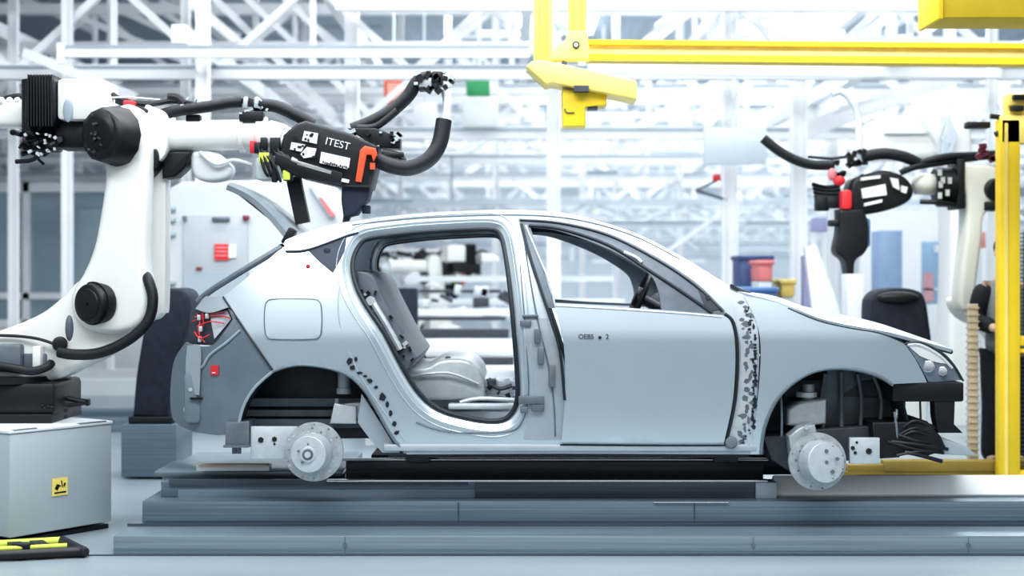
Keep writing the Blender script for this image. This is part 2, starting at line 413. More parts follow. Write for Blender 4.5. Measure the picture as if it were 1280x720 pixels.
# tailgate (raised)
n_, t_ = car_pt(362, 296, -.02), car_pt(284, 231, -.06)
mb = MB()
rows = []
for k in range(13):
    s = k / 12; y = n_.y + .02 + s * (2 * (YC - n_.y) - .04); cr = 1 - (2 * s - 1) ** 2
    ty = t_.y + s * 2 * (YC - t_.y)
    row = []
    for j in range(9):
        q = j / 8; x = n_.x + (t_.x - n_.x) * q; z = n_.z + (t_.z - n_.z) * q + .05 * math.sin(q * math.pi) + .03 * cr
        row.append((x - .02 * cr * q, y + (ty - y) * q, z))
    rows.append(row)
mb.grid(rows, thick=.03)
tg = mb.build('tailgate', mat('gate_grey', (.19, .225, .25), .5, .2, .08, 6), car)
mb = MB()
for k in (2, 6, 10): mb.bar(Vector(rows[k][1]) - Vector((0, 0, .035)), Vector(rows[k][7]) - Vector((0, 0, .03)), .03, .015)
mb.build('stiffener', primer, tg)
mb = MB(); a = car_pt(360, 300, -.03)
for y in (a.y + .05, 2 * YC - a.y - .05):
    mb = MB(); mb.box((a.x + .0, y, a.z + .02), (.05, .06, .10), (0, .5, 0), bev=.01); mb.build('hinge', black, tg)
# roof
near = [car_pt(u, v) for u, v in [(357, 300), (372, 294), (400, 285), (440, 277), (500, 270.5), (560, 266.5), (640, 264.5), (700, 267.5), (745, 276)]]
near = crom(near, 4)
rows = []
for p in near:
    rows.append([(p.x, p.y + s * 2 * (YC - p.y), p.z + .035 * (1 - (2 * s - 1) ** 2) - .003) for s in [i / 14 for i in range(15)]])
mb = MB(); mb.grid(rows, thick=.015); roof = mb.build('roof_panel', paint, car)
mb = MB()
for u, v in ((462, 279), (560, 272), (660, 270)):
    p = car_pt(u, v, -.02); mb.box((p.x, YC, p.z - .01), (.07, 2 * (YC - p.y), .03), bev=.008)
mb.build('roof_bow', midgrey, car)
mb = MB(); mb.tube([car_pt(u, v + 4, .002) for u, v in ROOF[3:-2]], .004, 6, 4); mb.build('roof_ditch', midgrey, roof)
# front door
door_root_mb = MB()
SKIN = [(692, 379, c_), (750, 382.5), (850, 389.5), (904, 394, c_), (914, 404), (919, 440), (916, 500), (905, 553, c_), (800, 553), (702, 552, c_), (706, 500), (706, 450), (702, 412)]
door_root_mb.panel(SKIN, off=.025, thick=.04)
door = door_root_mb.build('front_door', paint, car)
FRAME = [(648, 273, c_), (700, 277), (760, 291), (820, 320), (870, 353), (906, 388, c_), (905, 396, c_), (828, 391), (686, 385, c_), (668, 345), (655, 303)]
WIN = [(663, 284, c_), (700, 289), (760, 311), (808, 339), (822, 360), (827, 387, c_), (760, 384), (693, 379, c_), (682, 345)]
mb = MB(); mb.panel(FRAME, [WIN], off=.02, thick=.05, step=6); wf = mb.build('window_frame', midgrey, door)
mb = MB()
mb.tube([car_pt(u, v, .024) for u, v in [(661, 282), (700, 286), (760, 306), (810, 337), (850, 363), (890, 391)]], .009, 8, 5)
mb.tube([car_pt(u, v, .024) for u, v in [(650, 275), (700, 279), (760, 294), (820, 324), (868, 356), (903, 389)]], .006, 8, 5)
mb.tube([car_pt(u, v, .024) for u, v in [(652, 280), (660, 312), (672, 350), (688, 398), (700, 440), (706, 500)]], .008, 8, 5)
mb.build('frame_seal', seal, wf)
mb = MB(); mb.tube([car_pt(u, v, .024) for u, v in [(657, 282), (673, 320), (688, 356), (693, 380)]], .006, 8, 5)
mb.tube([car_pt(u, v, .028) for u, v in [(780, 315), (795, 322), (802, 328)]], .010, 8, 5)
mb.build('frame_trim', castlight, wf)
mb = MB(); mb.panel([(829, 350, c_), (866, 366), (900, 390, c_), (830, 388, c_)], [[(836, 362), (844, 361), (852, 371), (846, 378), (837, 377)]], off=.012, thick=.02, step=6)
mb.panel([(873, 362, c_), (903, 386, c_), (884, 389, c_)], off=.026, thick=.01, mi=1)
mb.cyl(car_pt(885, 372, .02), car_pt(885, 372, .035), .012, n=12, mi=1)
mb.build('mirror_base', [midgrey, darkgrey], door)
mb = MB(); p = car_pt(743, 421, .027)
mb.text('OEBS', .036, Matrix.Translation(p + Vector((-.045, 0, 0))) @ Euler((math.radians(90), 0, 0)).to_matrix().to_4x4())
mb.text('2', .036, Matrix.Translation(p + Vector((.07, 0, 0))) @ Euler((math.radians(90), 0, 0)).to_matrix().to_4x4())
mb.cyl(p + Vector((.03, 0, -.004)), p + Vector((.03, -.004, -.004)), .009, n=12)
mb.build('door_marking', seal, door)
mb = MB(); mb.tube([car_pt(u, v, .027) for u, v in [(694, 382), (750, 385), (850, 391.5), (902, 396)]], .005, 6, 5); mb.build('belt_line', castlight, door)
# far front door shell (seen through the near window)
FARS = mir(wf); 
# front fender
FEND = [(930, 370, c_), (960, 376), (985, 384), (1020, 400), (1060, 409), (1100, 416), (1131, 430, c_), (1146, 452), (1159, 478, c_), (1116, 480, c_), (1100, 470), (1075, 462), (1045, 459), (1015, 464), (988, 480), (968, 503), (955, 535), (950, 568, c_), (938, 568, c_), (947, 500), (951, 440), (946, 404)]
mb = MB(); mb.panel(FEND, off=.006, thick=.02); fd = mb.build('front_fender', paint, car); mir(fd)
mb = MB(); mb.tube([car_pt(u, v, .004) for u, v in [(1116, 481), (1100, 471), (1075, 463), (1045, 460), (1015, 465), (988, 481), (968, 504), (955, 536), (951, 567)]], .011, 8, 4)
mb.build('arch_lip', primer, car); mb = MB()
mb.tube([car_pt(u, v, .002) for u, v in [(341, 464), (360, 458), (380, 456), (410, 460), (435, 469), (455, 487), (470, 511), (490, 546), (507, 566)]], .009, 8, 4)
mb.build('arch_lip', primer, car)
# bonnet
ed = crom([car_pt(u, v, .0) for u, v in [(928, 366), (960, 374), (985, 382), (1022, 397), (1060, 406), (1110, 415), (1155, 427), (1191, 437)]], 5)
rows = []
N = len(ed)
for i, p in enumerate(ed):
    q = i / (N - 1)
    rows.append([(p.x + .05 * math.sin(s * math.pi) * q, p.y + s * 2 * (YC - p.y), p.z + (.045 * math.sin(q * math.pi) + .012) * (1 - (2 * s - 1) ** 4)) for s in [k / 16 for k in range(17)]])
mb = MB(); mb.grid(rows, thick=.018); bn = mb.build('bonnet', paint, car)
mb = MB(); mb.tube([p + Vector((0, .02, -.016)) for p in ed[9:]], .011, 8, 1)
mb.tube([Vector(x) - Vector((0.01, 0, .014)) for x in rows[-1]], .011, 8, 1)
mb.build('bonnet_edge', seal, bn)
mb = MB(); mb.tube([car_pt(u, v, .006) for u, v in [(985, 385), (1022, 400.5), (1060, 409.5), (1100, 416.5), (1131, 429)]], .004, 6, 4); mb.build('bonnet_gap', seal, car); mb = MB()
a = car_pt(930, 367)
mb.box((a.x + .02, YC, a.z + .0), (.10, 1.3, .05), (0, .35, 0), bev=.01); mb.box(car_pt(918, 361, -.0) + Vector((0, 0, .008)), (.05, .04, .012), (0, .55, 0))
mb.build('cowl', darkgrey, car)
# headlamp
mb = MB(); mb.panel([(1131, 429, c_), (1150, 428), (1176, 440), (1192, 456), (1203, 475, c_), (1161, 478, c_), (1147, 452)], off=.0, thick=.06, step=6)
hl = mb.build('headlamp', lampglass, car); mir(hl)
mb = MB()
for u, v, r in ((1160, 458, .04), (1178, 464, .032)): mb.cyl(car_pt(u, v, -.01), car_pt(u, v, .012), r, r * .8, n=20, bev=.004); mb.build('lamp_reflector', chrome, hl); mb = MB()
mb.tube([car_pt(u, v, .006) for u, v in [(1134, 431), (1150, 431), (1174, 444), (1190, 460)]], .008, 8, 4)
mb.panel([(1135, 432, c_), (1153, 431), (1172, 442), (1184, 455, c_), (1168, 452), (1150, 445, c_)], off=.006, thick=.01, step=5)
mb.build('light_strip', paper, hl)
mb = MB(); mb.tube([car_pt(u, v, .006) for u, v in [(1131, 430), (1150, 428), (1176, 440), (1192, 456), (1204, 476)]], .006, 8, 4); mb.build('lamp_housing', darkgrey, hl)
# bumper beam and front end
mb = MB(); a = car_pt(1116, 478, -.02); b2 = car_pt(1197, 500, -.02)
xw = b2.x - a.x
mb.box(((a.x + b2.x) / 2, YC, (a.z + b2.z) / 2), (xw, 2 * (YC - a.y) - .02, abs(a.z - b2.z)), bev=.012)
mb.build('bumper_beam', black, car)
mb = MB(); mb.prism([(1167, 499, c_), (1193, 499, c_), (1192, 530, c_), (1203, 541, c_), (1172, 541, c_), (1168, 520, c_)], a.y + .02, a.y + .12, 8.1, bev=.006, smooth=False)
mb.prism([(1118, 492, c_), (1150, 492, c_), (1144, 502, c_), (1124, 502, c_)], a.y + .03, a.y + .2, 8.1, bev=.005, smooth=False)
mb.build('beam_bracket', black, car)
mb = MB()
mb.prism([(1090, 528, c_), (1160, 527, c_), (1176, 545, c_), (1184, 562, c_), (1160, 570, c_), (1120, 568, c_), (1095, 575, c_)], 8.1, 9.6, 8.1, bev=.01, smooth=False)
for k in range(9):
    v = 530 + k * 4.5; mb.tube([P(1105 + random.uniform(-6, 30), v + random.uniform(-6, 8), 8.1), P(1145, v + random.uniform(-5, 5), 8.09), P(1172 + random.uniform(-8, 14), v + random.uniform(-2, 12), 8.12)], random.uniform(.005, .014), 6, 4)
mb.build('lower_grille_carrier', black, car)
mb = MB(); mb.prism([(1172, 546, c_), (1206, 557, c_), (1222, 570, c_), (1180, 568, c_)], 8.12, 9.4, 8.12, bev=.006, smooth=False); mb.build('splitter', primer_l, car)
mb = MB(); mb.tube([P(1150, 500, 8.2), P(1151, 528, 8.2)], .006, 6, 2); mb.tube([P(1128, 500, 8.2), P(1135, 530, 8.2)], .008, 6, 2); mb.build('support_rod', midgrey, car)
# --- wheel housings
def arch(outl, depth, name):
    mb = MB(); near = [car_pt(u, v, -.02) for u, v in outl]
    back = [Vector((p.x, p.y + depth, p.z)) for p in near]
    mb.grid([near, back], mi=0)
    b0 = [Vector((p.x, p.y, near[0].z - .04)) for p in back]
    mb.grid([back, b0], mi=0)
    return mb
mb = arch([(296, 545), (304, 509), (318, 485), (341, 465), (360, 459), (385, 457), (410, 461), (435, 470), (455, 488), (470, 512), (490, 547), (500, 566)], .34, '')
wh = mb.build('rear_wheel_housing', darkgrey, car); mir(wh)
mb = MB(); 
mb.pbox(305, 470, 498, 508, 8.3, 8.36, 8.3); mb.pbox(308, 470, 512, 520, 8.28, 8.36, 8.3); mb.pbox(305, 470, 523, 534, 8.26, 8.36, 8.3)
mb.build('chassis_rail', midgrey, wh)
mb = MB(); mb.cyl(P(430, 465, 8.2), P(430, 490, 8.2), .035, n=16); mb.cyl(P(430, 485, 8.2), P(430, 492, 8.2), .042, n=16); mb.cyl(P(421, 498, 8.18), P(421, 505, 8.18), .012, n=10)
mb.build('damper', primer_l, wh)
mb = MB(); mb.prism([(418, 503, c_), (425, 505), (446, 507, c_), (446, 530, c_), (412, 530, c_)], 8.14, 8.24, 8.15, bev=.01, smooth=False); mb.prism([(430, 505, c_), (450, 503, c_), (452, 520, c_), (440, 528, c_)], 8.16, 8.22, 8.15, bev=.006, smooth=False)
mb.build('axle_bracket', castlight, wh)
mb = MB(); mb.panel([(452, 492, c_), (470, 520), (490, 552), (500, 566, c_), (478, 566, c_), (462, 548), (447, 528, c_)], off=-.03, thick=.02)
mb.build('arch_liner', primer_l, car)
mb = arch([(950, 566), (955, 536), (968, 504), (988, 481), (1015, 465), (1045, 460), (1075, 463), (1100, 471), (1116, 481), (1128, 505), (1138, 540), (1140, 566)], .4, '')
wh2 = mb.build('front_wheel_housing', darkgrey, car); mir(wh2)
mb = MB()
for k, u in enumerate((1032, 1052, 1072, 1092)):
    mb.tube([P(u, 464 + abs(k - 1) * 3, 8.28), P(u + 5 * (k - 1), 500, 8.30), P(u + 3 * (k - 1), 545, 8.26)], .012, 8, 4)
mb.panel([(1035, 462), (1080, 465), (1112, 490), (1128, 545, c_), (1030, 540, c_)], off=-.30, thick=.02)
mb.build('wheel_liner', midgrey, wh2)
mb = MB(); mb.prism([(984, 512, c_), (1000, 503), (1034, 498, c_), (1033, 530, c_), (1000, 535, c_), (984, 532, c_)], 8.2, 8.4, 8.2, bev=.02); mb.cyl(P(1010, 480, 8.3), P(1010, 505, 8.3), .035, n=16); mb.cyl(P(1008, 490, 8.25), P(1008, 496, 8.25), .06, n=16)
mb.build('suspension_knuckle', castlight, wh2)
mb = MB()
for u0, v0, u1, v1 in ((975, 485, 977, 545), (1118, 515, 1122, 560), (1121, 512, 1118, 530)): mb.tube([P(u0, v0, 8.12), P((u0 + u1) / 2 + 1, (v0 + v1) / 2, 8.10), P(u1, v1, 8.12)], .007, 6, 4)
mb.build('brake_line', primer, wh2)
mb = MB(); mb.prism([(952, 545, c_), (1000, 545, c_), (1000, 590, c_), (985, 588), (965, 575, c_)], 8.16, 8.5, 8.16, bev=.01); mb.prism([(1000, 538, c_), (1130, 530, c_), (1125, 572, c_), (1000, 580, c_)], 8.2, 8.6, 8.2, bev=.01, smooth=False)
mb.build('subframe', darkgrey, car)
# plates beside discs
def plate(name, u0, u1, v0, v1, holes, Y):
    mb = MB(); mb.pbox(u0, u1, v0, v1, Y, Y + .03, Y, bev=.006)
    for u, v, r in holes: mb.cyl(P(u, v, Y + .01), P(u, v, Y - .004), r, n=6, mi=1)
    return mb.build(name, [castlight, black], car)
plate('hub_carrier', 1062, 1100, 547, 580, [(1086, 564, .018), (1066, 560, .012), (1071, 553, .008), (1069, 566, .01)], 8.08)
plate('hub_carrier', 313, 372, 533, 574, [(326, 550, .017), (343, 549, .015), (343, 555, .007)], 8.10)
mb = MB(); mb.prism([(283, 528, c_), (312, 526, c_), (312, 556, c_), (282, 556, c_)], 8.08, 8.3, 8.1, bev=.006, smooth=False); mb.cyl(P(293, 555, 8.12), P(293, 567, 8.12), .014, n=8); mb.cyl(P(299, 555, 8.12), P(299, 567, 8.12), .012, n=8)
mb.box(P(297, 557, 8.1), (.14, .1, .012), mi=0)
mb.build('tow_bracket', midgrey, car)
# brake discs
def disc(u, v, r, hu, hv, hr, kind):
    Y = 8.05; s = Y / F; c = P(u, v, Y); hc = P(hu, hv, Y - .08)
    mb = MB(); R = r * s
    for y0, y1 in ((0, .010), (.020, .030)):
        mb.cyl((c.x, c.y + y0, c.z), (c.x, c.y + y1, c.z), R, n=56, bev=.002)
    for k in range(36):
        a = k * math.pi / 18; mb.box((c.x + math.cos(a) * R * .8, c.y + .015, c.z + math.sin(a) * R * .8), (R * .34, .012, .004), (0, -a, 0))
    for k in range(30):
        a = random.uniform(0, 6.28); q = random.uniform(.66, .95) * R
        mb.cyl((c.x + math.cos(a) * q, c.y, c.z + math.sin(a) * q), (c.x + math.cos(a) * q, c.y - .002, c.z + math.sin(a) * q), random.uniform(.002, .007), n=8, mi=random.choice((1, 1, 2)))
    d = mb.build('brake_disc', [castiron, midgrey, castlight], car)
    mb = MB(); H = hr * s; ax = Vector((hc.x, hc.y, hc.z)); bx_ = Vector((c.x, c.y + .01, c.z))
    mb.cyl(bx_, ax, H * 1.06, H, n=44, bev=.005)
    for k in range(5):
        a = k * 2 * math.pi / 5 + .3; q = H * .55
        mb.cyl(ax + Vector((math.cos(a) * q, .004, math.sin(a) * q)), ax + Vector((math.cos(a) * q, -.003, math.sin(a) * q)), .011 if kind == 'f' else .007, n=12, mi=1)
    if kind == 'f':
        mb.cyl(ax + Vector((0, .004, 0)), ax + Vector((0, -.003, 0)), .012, n=6, mi=1)
        for k in range(8):
            a = k * .785 + .4; mb.cyl(ax + Vector((math.cos(a) * H * .85, 0, math.sin(a) * H * .85)), ax + Vector((math.cos(a) * H * .85, -.002, math.sin(a) * H * .85)), .004, n=8, mi=1)
    else:
        mb.cyl(ax, ax + Vector((0, -.012, 0)), H * .42, n=28, bev=.003); mb.cyl(ax + Vector((0, -.010, 0)), ax + Vector((0, -.015, 0)), H * .3, n=24, mi=1); mb.cyl(ax + Vector((0, -.010, 0)), ax + Vector((0, -.022, 0)), H * .17, n=12, mi=0)
    mb.build('hub', [castlight, midgrey], d)
disc(392, 565, 37, 385, 568, 23, 'r')
disc(1022, 577, 36, 1033, 578, 25.5, 'f')
mb = MB(); mb.prism([(985, 545, c_), (1000, 533, c_), (1018, 530, c_), (1022, 545, c_), (1000, 556, c_), (988, 570, c_)], 8.06, 8.18, 8.08, bev=.012); mb.cyl(P(1008, 534, 8.05), P(1008, 534, 8.0), .014, n=10)
mb.build('brake_caliper', castiron, car)
# --- underbody, floor, seat back, bulkhead
mb = MB(); x0 = P(480, 500, 8.1).x; x1 = P(945, 500, 8.1).x
mb.box(((x0 + x1) / 2, YC, .555), (x1 - x0, 1.62, .04), bev=.01); mb.box(((x0 + x1) / 2, YC, .62), (x1 - x0, .28, .16), bev=.03)
xr = P(230, 500, 8.2).x
mb.box(((xr + x0) / 2, YC, .66), (x0 - xr, 1.0, .05), bev=.01)
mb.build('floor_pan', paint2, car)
mb = MB(); mb.box(((x0 + x1) / 2, YC, .522), (x1 - x0 + .1, 1.5, .03), bev=.008)
for y in (YC - .5, YC + .5): mb.box(((x0 + x1) / 2, y, .50), (x1 - x0, .09, .07), bev=.01)
mb.build('underbody', darkgrey, car)
mb = MB(); mb.prism([(505, 462, c_), (530, 462), (548, 453), (578, 452), (596, 462), (604, 478), (606, 504, c_), (505, 506, c_)], 8.55, 9.5, 8.3, bev=.03)
mb.prism([(604, 480, c_), (650, 480, c_), (650, 503, c_), (604, 503, c_)], 8.7, 9.5, 8.3, bev=.015)
mb.tube([P(515, 470, 8.53), P(560, 466, 8.52), P(598, 480, 8.53)], .008, 8, 4)
mb.build('rear_seat_pan', castlight, car)
mb = MB(); mb.pbox(609, 620, 474, 484, 8.6, 8.7, 8.6, bev=.01); mb.pbox(556, 563, 446, 455, 8.6, 8.7, 8.6, bev=.01); mb.tube([P(612, 480, 8.6), P(625, 486, 8.6), P(640, 482, 8.6)], .012, 8, 4)
for k in range(14): mb.box(P(random.uniform(600, 645), random.uniform(472, 498), 8.66), (random.uniform(.01, .04), .03, random.uniform(.01, .03)), (0, random.uniform(-1, 1), 0), mi=random.choice((0, 1)))
mb.build('seat_anchor', [darkgrey, castlight], car)
mb = MB(); mb.pbox(560, 648, 505, 512, 8.2, 8.28, 8.2, bev=.01); mb.tube([P(575, 503, 8.3), P(600, 498, 8.3), P(645, 500, 8.3)], .012, 8, 4); mb.build('inner_sill', castlight, car)
mb = MB(); mb.prism([(445, 338, c_), (466, 344), (480, 372), (505, 420), (522, 446, c_), (512, 462, c_), (492, 455), (455, 388)], 8.22, 9.55, 8.25, bev=.012)
sb = mb.build('seat_back_wall', midgrey, car)
mb = MB(); mb.tube([P(464, 374, 8.2), P(470, 385, 8.19), P(484, 408, 8.19), P(500, 437, 8.2)], .020, 8, 5)
mb.cyl(P(463, 376, 8.22), P(463, 376, 8.17), .026, n=14)
mb.build('brace', castlight, sb)
mb = MB()
for k in range(26):
    t = random.random(); u = 455 + 52 * t + random.uniform(-7, 12); v = 358 + 92 * t + random.uniform(-4, 4)
    mb = MB(); mb.box(P(u, v, 8.205), (random.uniform(.01, .03), .02, random.uniform(.008, .03)), (0, random.uniform(-1, 1), 0)); mb.build('clip', random.choice((castlight, black, black)), sb)
mb = MB(); p = P(842, 420, 8.3); mb.box((P(905, 420, 8.3).x, YC, .95), (.05, 1.5, .72), bev=.02)
mb.build('bulkhead', midgrey, car)
mb = MB(); mb.prism([(835, 378), (860, 366), (905, 372), (925, 390, c_), (915, 420, c_), (850, 415)], 8.3, 9.45, 8.3, bev=.03); mb.build('dashboard_beam', darkgrey, car)
mb = MB(); cc = P(799, 372, 8.55); rot = Euler((0, math.radians(24), 0)).to_matrix(); R = .185
ring = [cc + rot @ Vector((0, R * math.cos(k * .3927), R * math.sin(k * .3927))) for k in range(16)]
mb.tube(ring, .016, 8, 2, closed=True)
for k in (0, 8, 12): mb.bar(cc, ring[k], .03, .018)
mb.cyl(cc, cc + rot @ Vector((-.03, 0, 0)), .06, n=20, bev=.006); mb.cyl(cc, cc + rot @ Vector((.35, 0, 0)) + Vector((0, 0, -.03)), .03, n=12)
mb.build('steering_wheel', black, car)
mb = MB(); mb.box((P(1150, 500, 8.4).x, YC, .98), (.06, 1.25, .10), bev=.01); mb.box((P(1120, 500, 8.4).x, YC, .72), (.05, 1.2, .35), bev=.02)
for y in (YC - .5, YC + .5): mb.box((P(1060, 500, 8.4).x, y, .86), (.75, .08, .10), bev=.01)
mb.build('front_crossmember', darkgrey, car)
mb = MB(); mb.box((P(245, 500, 8.3).x, YC, .82), (.10, 1.35, .30), bev=.03); mb.build('rear_crossmember', primer, car)

# ================================================================== LEFT ROBOT
RY = 8.85
rb = thing('industrial_robot', 'large white six-axis robot on grey cabinet, reaching over the silver car roof', 'robot', P(30, 524, RY))
mb = MB(); mb.pbox(-75, 86, 474, 514, RY - .28, RY + .28, RY, bev=.03); mb.pbox(-80, 84, 512, 524, RY - .3, RY + .3, RY, bev=.008)
mb.cyl(P(10, 476, RY), P(10, 468, RY), .33, n=40)
for u, v in ((60, 508), (52, 507), (64, 509), (55, 510)): mb.sph(P(u, v, RY - .285), (.012, .006, .007))
for k in range(3): mb.cyl(P(82, 505 + k * 8, RY - .29), P(82, 505 + k * 8, RY - .31), .012, n=8)
bs = mb.build('base', black, rb)
mb = MB(); mb.tube([P(84, 498, RY - .05), P(95, 500, RY - .05), P(111, 503, RY - .05)], .016, 8, 4); mb.tube([P(84, 507, RY - .05), P(100, 505, RY - .05), P(111, 503, RY - .05)], .012, 8, 4); mb.box(P(110, 503, RY - .05), (.02, .05, .04), bev=.004)
mb.build('cable_bracket', black, bs)
mb = MB()
mb.prism([(-70, 432), (-30, 424), (0, 415), (30, 405), (62, 390), (85, 372), (105, 352), (128, 343), (152, 346), (178, 352), (192, 368), (194, 388), (182, 408), (160, 428), (132, 447), (100, 462), (80, 472), (50, 476), (-70, 476, c_)], RY - .17, RY + .17, RY, bev=.06, seg=5)
cs = mb.build('rotating_column', white, rb)
mb = MB(); mb.pbox(-20, 42, 428, 462, RY - .23, RY - .1, RY, bev=.02); mb.box(P(48, 446, RY - .2), (.05, .08, .13), bev=.01, mi=1); mb.pbox(42, 70, 440, 460, RY - .19, RY - .1, RY, bev=.01)
mb.build('axis_motor', [midgrey, white], cs)
mb = MB(); mb.tube([P(-10, 456, RY - .25), P(20, 461, RY - .26), P(40, 464, RY - .26), P(58, 459, RY - .24), P(64, 454, RY - .2)], .026, 10, 5)
mb.tube([P(-10, 419, RY - .2), P(20, 420, RY - .2), P(45, 423, RY - .21), P(65, 429, RY - .22), P(72, 434, RY - .23)], .009, 8, 5)
mb.build('hose', hose, cs)
mb = MB(); mb.sph(P(87, 410, RY - .165), (.026, .02, .08)); mb.build('recess_oval', midgrey, cs)  # raised grey oval coloured to stand for a recess in the casting
mb = MB(); mb.cyl(P(75, 430, RY - .12), P(75, 430, RY - .24), .048, .042, n=20, bev=.012); mb.build('joint_cap', black, cs)
# upright link
mb = MB()
mb.prism([(139, 170), (141, 150), (150, 137), (165, 132), (180, 140), (188, 158), (190, 200), (188, 260), (187, 320), (191, 350), (194, 378), (186, 402), (165, 415), (130, 416), (104, 404), (94, 384), (97, 362), (110, 340), (122, 310), (130, 270), (137, 220)], RY - .25, RY - .04, RY - .14, bev=.055, seg=5)
la = mb.build('upright_link', white, rb)
mb = MB(); c0 = P(128, 379, RY - .2); dv = Vector((-.55, -1, 0)).normalized()
mb.cyl(c0, c0 + dv * .12, .125, .115, n=40, bev=.02); mb.cyl(c0 + dv * .115, c0 + dv * .13, .09, .085, n=30, bev=.006)
mb.cyl(c0 + dv * .128, c0 + dv * .14, .012, n=8); mb.cyl(c0 + dv * .07, c0 + dv * .08, .128, n=40)
mb.build('pivot_cap', black, la)
mb = MB(); mb.tube([P(74, 440, RY - .25), P(90, 443, RY - .27), P(120, 442, RY - .28), P(148, 432, RY - .28), P(172, 416, RY - .28), P(187, 397, RY - .27), P(191, 372, RY - .26), P(186, 352, RY - .24), P(182, 345, RY - .2)], .032, 12, 6)
mb.build('dress_hose', hose, la)
mb = MB(); mb.prism([(188, 190), (196, 182), (205, 190), (205, 370), (200, 392), (188, 400), (184, 380)], RY + .02, RY + .16, RY, bev=.03); mb.build('parallel_link', white, rb)
# shoulder: ribbed motor, white gearbox, black cap
mb = MB(); mb.pbox(78, 138, 101, 153, RY - .22, RY + .1, RY - .1, bev=.03); mb.cyl(P(137, 110, RY - .1) , P(139, 150, RY - .1), .02, n=8)
gb = mb.build('gearbox', white, rb)
mb = MB(); mb.sph(P(85, 138, RY - .225), (.03, .008, .07)); mb.build('gearbox_cover', greysteel, gb)
mb = MB(); mb.pbox(40, 78, 100, 160, RY - .24, RY + .08, RY - .1, bev=.025)
for k in range(9): mb.pbox(45 + k * 3.6, 46.6 + k * 3.6, 97.5, 161, RY - .255, RY + .09, RY - .1)
mb.cyl(P(38, 100, RY - .1), P(38, 165, RY - .1), .05, n=14)
mb.build('ribbed_motor', black, gb)
mb = MB(); mb.pbox(70, 118, 150, 186, RY - .15, RY + .1, RY - .1, bev=.02)
c0 = P(146, 170, RY - .2); d0 = P(112, 166, RY - .36)
mb.cyl(P(150, 171, RY - .22), P(124, 168, RY - .36), .185, .155, n=12, bev=.02); mb.cyl(P(126, 168, RY - .35), P(121, 168, RY - .38), .15, .10, n=12, bev=.01)
for k in range(16): 
    a = random.uniform(0, 6.28); r = random.uniform(0, .13); q = P(122, 168, RY - .39)
    mb.box(q + Vector((math.cos(a) * r * .6, 0.01 * k / 16, math.sin(a) * r)), (.012, .02, .012), (a, a, 0), mi=1)
mb.build('joint_cap', [black, darkgrey], gb)
mb = MB()
for k in range(22):
    a = (random.uniform(25, 70), random.uniform(163, 195)); b2 = (a[0] + random.uniform(-18, 20), a[1] + random.uniform(-10, 16)); y = RY - .1 + random.uniform(-.12, .12)
    mb.tube([P(a[0], a[1], y), P((a[0] + b2[0]) / 2 + random.uniform(-6, 6), (a[1] + b2[1]) / 2 + random.uniform(-6, 6), y + .03), P(b2[0], b2[1], y)], random.uniform(.008, .022), 7, 5)
mb.tube([P(20, 202, RY - .1), P(40, 200, RY - .12), P(55, 190, RY - .12), P(80, 180, RY - .12)], .014, 8, 5)
mb.tube([P(0, 128, RY), P(12, 122, RY), P(30, 121, RY), P(42, 130, RY)], .02, 8, 5)
mb.pbox(32, 75, 158, 190, RY - .08, RY + .08, RY, bev=.02)
for k in range(14):
    mb.box(P(random.uniform(30, 72), random.uniform(160, 195), RY - .22), (random.uniform(.01, .035), .02, random.uniform(.008, .02)), (0, random.uniform(-1, 1), 0), mi=1)
mb.build('cable_loom', [black, castlight], gb)
mb = MB(); mb.prism([(-20, 140), (0, 132), (20, 128), (34, 132), (34, 156), (0, 158), (-20, 158)], RY - .05, RY + .15, RY, bev=.03)
for k in range(7): mb.sph(P(2 + k * 5, 126 + (k % 2) * 4, RY - .02), .022)
mb.build('balancer_cover', white, gb)
# forearm
mb = MB(); a = P(188, 171, RY + .05); b2 = P(334, 168, RY + .05)
mb.cyl(a, b2, .098, .09, n=36, bev=.01); mb.cyl(P(300, 169, RY + .05), P(306, 169, RY + .05), .104, n=36, bev=.004); mb.cyl(P(322, 168, RY + .05), P(334, 168, RY + .05), .108, n=36, bev=.008)
mb.prism([(186, 140), (200, 138), (214, 146), (216, 170), (212, 196), (196, 210), (186, 214, c_)], RY - .08, RY + .18, RY + .05, bev=.03)
fa = mb.build('forearm', white, rb)
mb = MB(); mb.cyl(P(183, 178, RY + .0), P(189, 178, RY + .0), .17, n=36, bev=.01); mb.prism([(181, 196, c_), (200, 188), (202, 210), (186, 226), (181, 224, c_)], RY - .1, RY + .1, RY, bev=.01)
mb.prism([(206, 190, c_), (242, 190, c_), (236, 208), (222, 222, c_), (206, 224, c_)], RY - .02, RY + .15, RY + .05, bev=.015)
mb.build('joint_ring', black, fa)
mb = MB(); mb.prism([(240, 192), (258, 186), (276, 194), (292, 210), (286, 224), (262, 228), (244, 220)], RY + .02, RY + .16, RY + .08, bev=.03); mb.tube([P(250, 190, RY), P(270, 205, RY - .02), P(292, 200, RY), P(315, 206, RY)], .012, 8, 4)
mb.build('counter_bracket', cablight, fa)
mb = MB(); mb.tube([P(203, 143, RY), P(225, 138, RY - .02), P(262, 133, RY - .03), P(285, 129, RY - .03), P(302, 127, RY - .02)], .035, 12, 6)
mb.tube([P(318, 131, RY), P(345, 133, RY - .02), P(372, 145, RY - .03), P(392, 156, RY - .02)], .038, 12, 6)
mb.tube([P(140, 118, RY - .1), P(155, 126, RY - .1), P(185, 130, RY - .05), P(215, 126, RY), P(240, 130, RY)], .018, 8, 5)
mb.tube([P(145, 126, RY - .1), P(165, 133, RY - .1), P(180, 138, RY - .08), P(204, 146, RY)], .016, 8, 5)
mb.tube([P(210, 121, RY), P(222, 122, RY), P(230, 130, RY)], .026, 8, 5)
